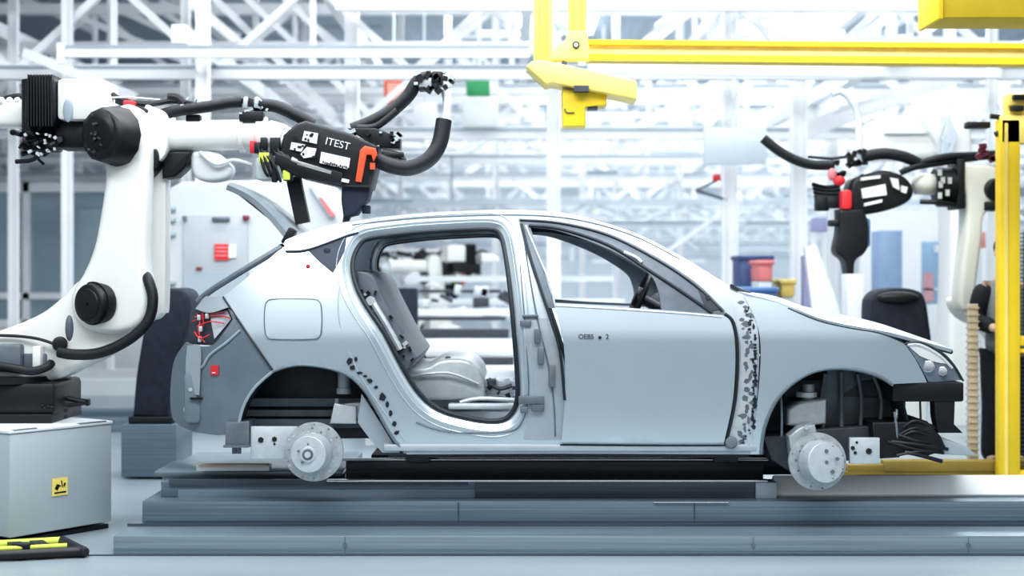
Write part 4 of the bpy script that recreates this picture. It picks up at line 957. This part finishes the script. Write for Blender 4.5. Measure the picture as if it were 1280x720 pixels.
skinned('trousers', [((0, 0, 1.0), .15), ((0, -.09, .84), .12), ((-.02, -.10, .48), .082), ((.03, -.10, .045), .075), ((0, .09, .84), .12), ((.02, .10, .48), .082), ((.08, .10, .045), .075)], [(0, 1), (1, 2), (2, 3), (0, 4), (4, 5), (5, 6)], trouser, pp)
for dx, y in ((0, -.10), (.05, .10)):
    mb = MB(); mb.sph(Vector((-.04 + dx, y, .045)) + ORG['person'], (.14, .05, .045)); mb.box(Vector((-.04 + dx, y, .012)) + ORG['person'], (.26, .09, .024), bev=.01); mb.build('shoe', black, pp)
mb = MB(); o_ = ORG['person']; mb.sph(o_ + Vector((.01, 0, 1.72)), (.105, .088, .10)); mb.build('hair', hairm, pp)
mb = MB(); mb.sph(o_ + Vector((-.115, 0, 1.665)), (.02, .013, .02))
for y in (-.032, .032): mb.sph(o_ + Vector((-.098, y, 1.69)), (.012, .014, .010), mi=1)
mb.box(o_ + Vector((-.10, 0, 1.625)), (.012, .04, .008), mi=2)
for y in (-.083, .083): mb.sph(o_ + Vector((-.01, y, 1.68)), (.02, .01, .03))
mb.build('face', [skin, black, red], pp)
for y, z in ((-.155, 1.06), (.135, 1.10)):
    mb = MB(); h0 = o_ + Vector((-.335, y, z)); mb.sph(h0, (.05, .04, .02))
    for k in range(4): mb.tube([h0 + Vector((-.03, -.03 + k * .02, 0)), h0 + Vector((-.07, -.032 + k * .021, -.005)), h0 + Vector((-.09 - .006 * (k in (1, 2)), -.03 + k * .02, -.03))], .0085, 8, 4)
    mb.tube([h0 + Vector((.0, .035, 0)), h0 + Vector((-.03, .055, -.01)), h0 + Vector((-.055, .05, -.02))], .0095, 8, 4)
    mb.build('hand', skin, pp)

exec_bg = True
# ================================================================== HALL
mb = MB(); mb.box((0, 26, -.05), (60, 60, .1)); struct('floor', mb, mat('floor_paint', (.30, .35, .38), .28, .1, .08, 1.2, (.4, 2, 1)))
mb = MB(); mb.box((0, 1.4, .004), (60, 10.6, .008)); struct('floor_dark_helper', mb, mat('dark_helper_matte', (.07, .085, .10), .6, 0, .15, 5))  # unseen dark sheet, added so the lower car body reflects darker
mb = MB(); mb.box((0, 7.86, .003), (60, .02, .006)); struct('floor_seam_1', mb, beddark)
wallm = mat('wall_white', (.62, .68, .74), .6, 0, .05, .8)
mb = MB(); mb.box((0, 48, 4.5), (60, .2, 9)); struct('wall_back', mb, wallm)
ceilm = mat('ceiling_sheet', (.46, .53, .60), .6, 0, .14, .6, (6, .3, 1))
mb = MB(); mb.box((0, 27, 8.1), (60, 46, .2)); struct('ceiling', mb, ceilm)
def column(u, w, Y, m=palewhite, v0=None, v1=None):
    x = P(u, 0, Y).x; ww = w * Y / F; z0 = 0 if v1 is None else P(0, v1, Y).z; z1 = 8 if v0 is None else P(0, v0, Y).z
    mb = MB()
    for dx in (-ww * .42, ww * .42): mb.box((x + dx, Y, (z0 + z1) / 2), (ww * .16, ww, z1 - z0))
    mb.box((x, Y, (z0 + z1) / 2), (ww * .7, ww * .3, z1 - z0)); mb.box((x, Y, z0 + .03), (ww * 1.6, ww * 1.6, .06))
    return struct('column', mb, m)
for u, w, Y in ((17, 11, 17), (84, 12, 16), (254, 16, 15), (232, 11, 18), (440, 17, 17), (138, 7, 20), (320, 7, 22), (692, 17, 18), (728, 8, 26), (912, 19, 17), (998, 19, 17.5), (1041, 12, 20), (1115, 10, 24), (1187, 12, 20), (850, 8, 30), (770, 8, 32), (620, 9, 28), (560, 7, 34), (500, 8, 30), (1240, 12, 16), (380, 7, 30)):
    column(u, w, Y)
# roof trusses crossing the hall
def truss(Y, z0, h, x0=-22, x1=22, step=1.3, ch=.16, wb=.08, m=palewhite, ph=0):
    mb = MB()
    mb.box(((x0 + x1) / 2, Y, z0), (x1 - x0, ch, ch)); mb.box(((x0 + x1) / 2, Y, z0 + h), (x1 - x0, ch, ch)); mb.box(((x0 + x1) / 2, Y - ch * .55, z0 + ch * .3), (x1 - x0, .02, .03), mi=1)
    x = x0 + ph; k = 0
    while x + step < x1:
        a, b2 = (z0, z0 + h) if k % 2 else (z0 + h, z0)
        mb.bar((x, Y, a), (x + step, Y, b2), wb, wb)
        if k % 2 == 0: mb.box((x, Y, z0 + h / 2), (wb * .8, wb * .8, h))
        x += step; k += 1
    return struct('roof_beam', mb, [m, greysteel])
for i, (Y, z0, h) in enumerate(((16.2, 3.75, 1.0), (19, 3.35, 1.1), (22, 4.3, 1.2), (25, 3.5, 1.0), (28, 4.6, 1.2), (31, 3.6, 1.0), (34, 4.4, 1.2), (37, 3.4, 1.1), (40, 4.6, 1.2), (43, 3.2, 1.0), (46, 4.4, 1.2))):
    truss(Y, z0, h, ph=(i * .37) % 1.0, step=1.1 + .2 * (i % 3))
for i, (Y, z0, h) in enumerate(((24, 2.35, .35), (29, 2.5, .4), (33, 2.2, .5), (38, 2.4, .5), (42, 2.0, .6), (45, 2.6, .6))):
    truss(Y, z0, h, ch=.10, wb=.045, step=.8, ph=.3 * i, x0=-3.5, x1=22, m=palewhite if i % 2 else paleblue)
# longitudinal beams
for x, z in ((-6.5, 4.6), (-4.4, 5.2), (-2.2, 4.9), (0.2, 5.1), (2.6, 4.8), (4.8, 5.2), (7.2, 4.7), (-9, 5.0), (9.6, 5.0), (-3.3, 3.9), (3.9, 3.8)):
    mb = MB(); mb.box((x, 31, z), (.14, 33, .18)); struct('roof_beam', mb, palewhite)
def pbeam(u0, v0, u1, v1, w, Y, m=palewhite, Y1=None):
    mb = MB(); a, b2 = P(u0, v0, Y), P(u1, v1, Y1 or Y); mb.bar(a, b2, w * Y / F, w * Y / F); return struct('steel_beam', mb, m)
pbeam(74, 66, 662, 66, 12, 14.5); pbeam(74, 58, 662, 58, 3, 14.45, greysteel); pbeam(76, 54, 76, 80, 8, 14.4)
pbeam(420, 6, 1180, 7, 15, 15.5); pbeam(735, 86, 1250, 92, 12, 15.2)
pbeam(1000, 48, 1240, 52, 9, 16.5)
for (u0, v0, u1, v1, w, Y) in ((262, -8, 420, 146, 9, 18), (306, -4, 470, 150, 8, 19), (350, -8, 470, 108, 8, 20), (94, 19, 330, 118, 8, 20), (140, 8, 260, 62, 8, 22), (170, -4, 330, 90, 6, 22), (30, 66, 170, 122, 12, 15.6), (256, 80, 330, 120, 6, 22), (10, -10, 120, 40, 8, 24), (200, 0, 300, 44, 6, 25),
                               (0, 68, 110, 100, 8, 18), (780, 170, 940, 78, 11, 19), (830, 165, 960, 92, 8, 21), (1000, 165, 1250, 72, 22, 18), (960, 170, 1060, 118, 12, 19), (1040, 142, 1250, 72, 5, 17.4), (1080, 50, 1120, 8, 10, 19), (940, 50, 1000, 5, 9, 20), (1150, 45, 1200, 10, 9, 20), (820, 35, 850, 12, 9, 20)):
    pbeam(u0, v0, u1, v1, w, Y)
for k in range(70):
    Y = random.uniform(21, 42); u = random.uniform(380, 1240); v = random.uniform(12, 330); l = random.uniform(30, 190)
    pbeam(u - l / 2, v, u + l / 2, v + random.choice((0, 0, 0, random.uniform(-6, 6))), random.uniform(1.5, 4.5), Y, random.choice((palewhite, paleblue, paleblue, greysteel)))
for k in range(36):
    Y = random.uniform(21, 42); u = random.uniform(420, 1240); v = random.uniform(20, 300); l = random.uniform(15, 70)
    pbeam(u, v - l / 2, u + .01, v + l / 2, random.uniform(2, 6), Y, random.choice((palewhite, paleblue, palewhite, greysteel)))
for k in range(22):
    Y = random.uniform(20, 34); u = random.uniform(420, 1240); v = random.uniform(10, 300); l = random.uniform(20, 60); q = random.choice((-1, 1, 1))
    pbeam(u - l, v + l * .7 * q, u + l, v - l * .7 * q, random.uniform(3, 6), Y, random.choice((palewhite, palewhite, paleblue)))
# skylight strips / luminaires
for i, (x, y) in enumerate(((2, 22), (7, 22), (1, 34), (7, 34), (11, 28))):
    mb = MB(); mb.box((x, y, 7.9), (2.2, 9, .08)); struct('ceiling_skylight', mb, lamp_em)
# left glazed partition
gY = 21
mb = MB()
for u0, u1 in ((-60, -52), (28, 36), (80, 90), (184, 196)): mb.pbox(u0, u1, 228, 486, gY, gY + .1, gY)
for v0, v1 in ((228, 240), (366, 374), (400, 408)): mb.pbox(-60, 196, v0, v1, gY, gY + .1, gY)
struct('window_1_frame', mb, palewhite)
mb = MB(); mb.pbox(-55, 188, 236, 400, gY + .05, gY + .07, gY); struct('window_1', mb, glass)
mb = MB(); mb.pbox(-60, 196, 404, 474, gY + .02, gY + .09, gY); struct('wall_left', mb, cablight)
mb = MB(); mb.pbox(-80, 30, 240, 470, gY + 3, gY + 3.4, gY + 3, bev=.02); mb.build('storage_locker', cabgrey, None, org=Vector((P(-20, 0, 24).x, 24.2, 0)), label='tall grey locker behind glass partition at left', cat='locker')
mb = MB(); mb.pbox(44, 80, 326, 464.5, gY + 2, gY + 2.3, gY + 2, bev=.02); mb.build('equipment_crate', greysteel, None, org=Vector((P(62, 0, 23).x, 23.1, 0)), label='low grey crate behind the middle glass pane at left', cat='crate')
mb = MB(); mb.pbox(98, 140, 262, 350, gY + 2, gY + 2.3, gY + 2, bev=.02); mb.pbox(98, 140, 350, 470, gY + 2, gY + 2.3, gY + 2, mi=1); mb.build('notice_board', [palewhite, cablight], None, org=Vector((P(119, 0, 23).x, 23.1, 0)), label='white board behind glass beside the robot upright', cat='board')
# low plinths seen between cabinet and car tail
for i, (v, Y) in enumerate(((462, 20), (474, 18.5), (512, 14.8), (523, 14.2))):
    mb = MB(); mb.box((-4.0, Y, (CZ - (v - V0) * Y / F) / 2), (6, .3, CZ - (v - V0) * Y / F)); struct('trim_%d' % (i + 1), mb, cablight if i < 2 else bedgrey)
# white enclosure with red sign
e = thing('control_enclosure', 'large white machine enclosure with red notice behind the car tail', 'enclosure', (P(300, 500, 14).x, 14.4, 0))
mb = MB(); mb.prism([(205, 560, c_), (205, 236, c_), (225, 226, c_), (400, 222, c_), (436, 262, c_), (440, 560, c_)], 14.1, 15.2, 14, bev=.03, smooth=False); mb.build('housing', mat('enclosure_white', (.60, .635, .66), .5, 0, .02, 3), e)
mb = MB(); mb.pbox(227, 308, 268, 366, 14.06, 14.1, 14, bev=.01); d_ = mb.build('door', mat('enclosure_door', (.47, .51, .54), .45, 0, .03, 3), e)
mb = MB(); mb.pbox(228, 308, 340, 380, 14.05, 14.1, 14); mb.build('lower_panel', mat('enclosure_panel', (.40, .46, .51), .5, 0, .03, 3), d_)
mb = MB(); mb.pbox(264, 286, 271, 276, 14.02, 14.06, 14, bev=.006); mb.pbox(227, 232, 270, 275, 14.02, 14.06, 14); mb.build('handle', midgrey, d_)
mb = MB(); mb.pbox(267, 285, 305, 325, 14.03, 14.06, 14); nt_ = mb.build('red_notice', red, d_)
mb = MB(); mb.pbox(285, 294, 306, 322, 14.03, 14.06, 14); 
for k in range(3): mb.pbox(269, 283, 309 + k * 5, 309.6 + k * 5, 14.02, 14.03, 14)
mb.build('notice_text', paper, nt_)
mb = MB(); mb.pbox(303, 311, 269, 275, 14.0, 14.06, 14, bev=.01); mb.pbox(244, 251, 334, 337, 14.03, 14.06, 14); mb.build('red_lamp', mat('darkred', (.25, .03, .06), .4), d_)
mb = MB(); mb.prism([(386, 232, c_), (392, 230, c_), (418, 268, c_), (412, 272, c_)], 14.02, 14.1, 14, smooth=False, mi=0); mb.prism([(398, 246, c_), (403, 248, c_), (420, 270, c_), (412, 270, c_)], 14.0, 14.04, 14, smooth=False, mi=1); mb.build('stripe', [paleblue, mat('stripe_red', (.7, .2, .2), .5), ], e)
mb = MB()
for v in (258, 272, 290, 351): mb = MB(); mb.pbox(206, 217, v, v + 5, 14.05, 14.1, 14, bev=.004); mb.build('switch', greysteel, e)

# ------------------------------------------------------------------ signs, boxes
def simple(name, u0, u1, v0, v1, Y, m, label, cat, dep=.15, legs=False, extra=None):
    a = P((u0 + u1) / 2, v1, Y); t = thing(name, label, cat, (a.x, Y, 0 if legs else a.z))
    mb = MB(); mb.pbox(u0, u1, v0, v1, Y, Y + dep, Y, bev=.01); mb.build('panel', m, t)
    if legs:
        mb = MB()
        for u in (u0 + (u1 - u0) * .15, u0 + (u1 - u0) * .85): x = P(u, 0, Y).x; mb.box((x, Y + dep / 2, a.z / 2), (.06, .06, a.z))
        mb.build('support', cablight, t)
    if extra: extra(t)
    return t
def hang(u, v, Y, ztop=7.9):
    def f(t):
        mb = MB(); p = P(u, v, Y); mb.box((p.x, Y + .05, (p.z + ztop) / 2), (.03, .03, ztop - p.z)); mb.build('hanging_rod', cablight, t)
    return f
def redextra(t):
    hang(492, 98, 19)(t)
    mb = MB(); mb.pbox(484, 505, 104, 126, 18.97, 19.0, 19, mi=0); mb.build('face', mat('salmon', (.85, .42, .33), .5), t)
simple('hanging_sign', 480, 508, 98, 130, 19, orange, 'orange-red illuminated box sign hanging behind the hose loop', 'sign', extra=redextra)
def greenextra(t):
    hang(598, 93, 18)(t)
    mb = MB(); mb.pbox(590, 610, 91, 96, 17.98, 18.1, 18); mb.build('cap', darkgrey, t)
simple('hanging_sign', 583, 612, 95, 119, 18, green, 'green box sign hanging above the car roof', 'sign', extra=greenextra)
simple('white_duct_box', 578, 622, 121, 158, 18.5, palewhite, 'white ventilation box below the green sign', 'box', extra=hang(600, 121, 18.5))
simple('white_duct_box', 516, 545, 128, 165, 21, palewhite, 'white ventilation box behind tip of hose coupling', 'box', extra=hang(530, 128, 21))
simple('sign_board', 880, 958, 160, 205, 16, paleblue, 'blank pale grey board hanging above the car windscreen', 'sign', dep=.08, extra=hang(918, 160, 16))
# beacons
for u, v, lab in ((896, 222, 'small red beacon on thin arm above the windscreen'),):
    t = thing('warning_beacon', lab, 'beacon', P(u, v + 4, 16.4)); mb = MB(); mb.cyl(P(u, v + 4, 16.4), P(u, v - 4, 16.4), .05, .04, n=14, bev=.01); mb.build('lamp', red, t); mb = MB(); mb.bar(P(u, v + 4, 16.4), P(u - 26, v + 16, 16.4), .03); mb.bar(P(u - 26, v + 16, 16.4), P(908, 250, 17), .03); mb.build('arm', midgrey, t)
# coloured equipment behind the bonnet
def bin_(name, u0, u1, v0, v1, Y, m, label):
    a = P((u0 + u1) / 2, v1, Y); t = thing(name, label, 'container', (a.x, Y, 0))
    mb = MB(); mb.pbox(u0, u1, v0, v1, Y, Y + .5, Y, bev=.03); mb.build('tub', m, t)
    mb = MB(); mb.pbox(u0 - 2, u1 + 2, v0 - 3, v0 + 3, Y - .03, Y + .53, Y, bev=.02); mb.build('rim', m, t)
    mb = MB(); mb.box((a.x, Y + .25, a.z / 2), (abs(P(u0, 0, Y).x - P(u1, 0, Y).x) * .9, .45, a.z)); mb.build('stand', cablight, t)
palered = mat('pale_red', (.72, .22, .22), .5)
bin_('parts_bin', 924, 966, 322, 392, 15.4, mat('navy_blue', (.05, .08, .20), .5), 'navy blue parts bin behind the windscreen base')
bin_('parts_bin', 948, 966, 328, 352, 14.75, palered, 'small faded red bin in front of navy blue bin')
bin_('parts_bin', 930, 972, 362, 400, 14.0, blue, 'mid-blue parts bin just above the bonnet')
bin_('parts_bin', 976, 994, 352, 372, 15.6, mat('pale_amber', (.80, .62, .18), .5), 'small amber bin behind the bonnet rear edge')
lav = mat('lavender', (.36, .38, .58), .6); sky_ = mat('skyblue', (.35, .52, .72), .6)
def wedge(t): pass
tt = thing('ramp_board', 'slanting white board with lavender face behind the bonnet', 'board', (P(1025, 400, 15).x, 15, 0))
mb = MB(); mb.prism([(1004, 310, c_), (1018, 306, c_), (1048, 392, c_), (1048, 540, c_), (1030, 540, c_)], 14.9, 15.0, 15, smooth=False); mb.build('edge', palewhite, tt)
mb = MB(); mb.prism([(1006, 320, c_), (1036, 400, c_), (1036, 540, c_), (1006, 540, c_)], 15.02, 15.2, 15, smooth=False); mb.build('face', lav, tt)
simple('blue_cabinet', 1100, 1128, 288, 372, 16, mat('steelblue', (.30, .42, .62), .5), 'slim blue cabinet behind the navy machine cover', 'cabinet', dep=.4, legs=True)
def poster(u0, u1, v0, v1, Y, lab):
    t = simple('wall_poster', u0, u1, v0, v1, Y, sky_, lab, 'poster', dep=.03, legs=True)
    mb = MB(); mb.pbox(u0 + 2, u0 + (u1 - u0) * .45, v0 + (v1 - v0) * .5, v1 - 3, Y - .02, Y, Y); mb.build('pink_figure', mat('rosy', (.72, .42, .45), .6), t)
    mb = MB(); mb.pbox(u0 + 2, u1 - 2, v1 - (v1 - v0) * .25, v1 - (v1 - v0) * .22, Y - .02, Y, Y); mb.pbox(u0 + (u1 - u0) * .5, u1 - 3, v0 + 4, v0 + 14, Y - .02, Y, Y); mb.build('poster_text', paper, t)
poster(1152, 1184, 302, 380, 17, 'blue and pink poster board between robot post and navy cover')
simple('notice_sign', 1220, 1245, 290, 310, 17.5, mat('peach', (.75, .35, .30), .6), 'small reddish notice above the worker behind robot', 'sign', dep=.03, legs=True)
simple('monitor', 1014, 1034, 272, 290, 16.5, lav, 'small dark monitor left of the black welding head', 'monitor', dep=.06, legs=True)
simple('white_partition', 1060, 1080, 343, 470, 14, palewhite, 'white narrow pedestal below the welding torch tip', 'pedestal', dep=.3, legs=False)
simple('pale_screen', 1075, 1260, 262, 470, 19.5, palewhite, 'wide pale partition screen far behind right robot', 'screen', dep=.1, legs=True)

# ------------------------------------------------------------------ background white robots (copies)
g = 'white robots working farther down the hall'
dup(rb, (-.45, 20.5, 0), math.radians(205), .95, 'white robot in the rear door opening with black motor beside the door pillar', g)
dup(rb, (-1.5, 23, 0), math.radians(75), .95, 'white robot partly hidden by the seat wall in the rear door opening', g)
w3 = thing('handling_robot', 'overexposed white robot arm housing above the cream robot', 'robot', (P(1180, 400, 15).x, 15, 0))
mb = MB(); mb.prism([(1076, 172), (1090, 152), (1140, 148), (1160, 152), (1172, 170), (1168, 196), (1120, 200), (1078, 198)], 14.8, 15.3, 15, bev=.06); mb.build('arm_housing', white, w3)
mb = MB(); mb.prism([(1140, 150), (1146, 126), (1160, 118), (1176, 124), (1186, 140), (1200, 150), (1206, 200), (1204, 330), (1214, 560, c_), (1170, 560, c_), (1178, 330), (1172, 210)], 14.7, 15.2, 15, bev=.06); mb.build('upright_link', white, w3)
mb = MB()
for k in range(12): mb.tube([P(1170 + random.uniform(-2, 20), 145 + random.uniform(0, 8), 14.6), P(1172 + random.uniform(0, 24), 170, 14.58), P(1172 + random.uniform(0, 20), 195, 14.6)], .014, 6, 4)
mb.build('cable_loom', paleblue, w3)
mb = MB(); mb.pbox(1098, 1150, 168, 170, 14.74, 14.8, 15); mb.build('seam', paleblue, w3)
# second line seen through the doors
bl = thing('far_conveyor', 'pale stepped conveyor line with dark gaps seen through the car doors', 'conveyor', (-.5, 14, 0))
def zrow(v, Y): return P(0, v, Y).z
for i, (v0, v1, Y, dk) in enumerate(((345, 352, 19, 0), (362, 366, 18, 1), (374, 380, 17, 0), (386, 394, 16.4, 0), (396, 400, 16, 1), (411, 422, 15, 1), (424, 436, 14.6, 0), (446, 455, 13.6, 1), (458, 470, 13.2, 0), (474, 520, 12.8, 0))):
    mb = MB(); z1, z0 = zrow(v0, Y), zrow(v1, Y); mb.box((-.0, Y, (z0 + z1) / 2), (2.6, .3, z1 - z0)) if not dk else mb.box((P(575, 0, Y).x, Y, (z0 + z1) / 2), (1.0, .3, z1 - z0))
    mb.build('dark_rail' if dk else 'deck_plate', darkgrey if dk else (palewhite if i % 2 else cablight), bl)
mb = MB(); mb.box((0, 16.3, .3), (2.6, 6.6, .6)); mb.build('bed', cablight, bl)
mb = MB(); mb.pbox(497, 522, 360, 412, 14.9, 15.1, 15, bev=.02); mb.build('upright_panel', navy, bl)
mb = MB()
for k in range(16): mb.box(P(random.uniform(530, 640), random.uniform(355, 400), 16.5), (random.uniform(.05, .2), .1, random.uniform(.03, .12)), (0, random.uniform(-.5, .5), 0), mi=random.choice((0, 1, 1)), bev=.01)
mb.build('fixture', [darkgrey, castlight], bl)

# ================================================================== LIGHT, WORLD, CAMERA
def area(x, y, z, sx, sy, e, rot=(0, 0, 0), col=(.93, .97, 1)):
    l = bpy.data.lights.new('hall_or_key_light', 'AREA'); l.shape = 'RECTANGLE'; l.size = sx; l.size_y = sy; l.energy = e; l.color = col
    o = bpy.data.objects.new('hall_or_key_light', l); C.objects.link(o); o.location = (x, y, z); o.rotation_euler = rot
area(0, 8.8, 6.0, 9, 1.6, 420)
area(-.5, 4.2, 6.2, 9, 1.6, 400, (math.radians(40), 0, 0))  # added front key, brightens the car's upper surfaces and the robots
area(0, 12.5, 6.8, 12, 1.5, 300)
area(4, 17, 7.2, 12, 2.5, 420)
area(6, 24, 7.6, 12, 3, 600)
area(6, 33, 7.6, 16, 3, 850)
area(4, 42, 7.6, 20, 3, 1000)
w = bpy.data.worlds.new('hall_daylight'); bpy.context.scene.world = w; w.use_nodes = True
nt = w.node_tree; bg = nt.nodes['Background']
tc = nt.nodes.new('ShaderNodeTexCoord'); sp = nt.nodes.new('ShaderNodeSeparateXYZ'); cr = nt.nodes.new('ShaderNodeValToRGB')
nt.links.new(tc.outputs['Generated'], sp.inputs[0]); mr = nt.nodes.new('ShaderNodeMapRange'); mr.inputs[1].default_value = -1; mr.inputs[2].default_value = 1
nt.links.new(sp.outputs['Z'], mr.inputs[0]); nt.links.new(mr.outputs[0], cr.inputs[0]); nt.links.new(cr.outputs[0], bg.inputs[0])
cr.color_ramp.elements[0].position = .43; cr.color_ramp.elements[0].color = (.10, .14, .18, 1)
cr.color_ramp.elements[1].position = .61; cr.color_ramp.elements[1].color = (.90, .96, 1.0, 1)
bg.inputs[1].default_value = 0.66
cam = bpy.data.cameras.new('camera'); co = bpy.data.objects.new('camera', cam); C.objects.link(co)
co.location = (0, 0, CZ); co.rotation_euler = (math.radians(90), 0, 0)
cam.sensor_width = 36; cam.lens = F / 1280 * 36; cam.shift_y = -(360 - V0) / 1280.0
cam.dof.use_dof = True; cam.dof.focus_distance = 8.25; cam.dof.aperture_fstop = 1.25; cam.clip_end = 200
sc = bpy.context.scene; sc.camera = co
sc.view_settings.view_transform = 'Standard'; sc.view_settings.look = 'Medium High Contrast'; sc.view_settings.exposure = 0.20
sc.cycles.use_denoising = True; sc.cycles.max_bounces = 6; sc.cycles.diffuse_bounces = 3; sc.cycles.glossy_bounces = 3; sc.cycles.sample_clamp_indirect = 6
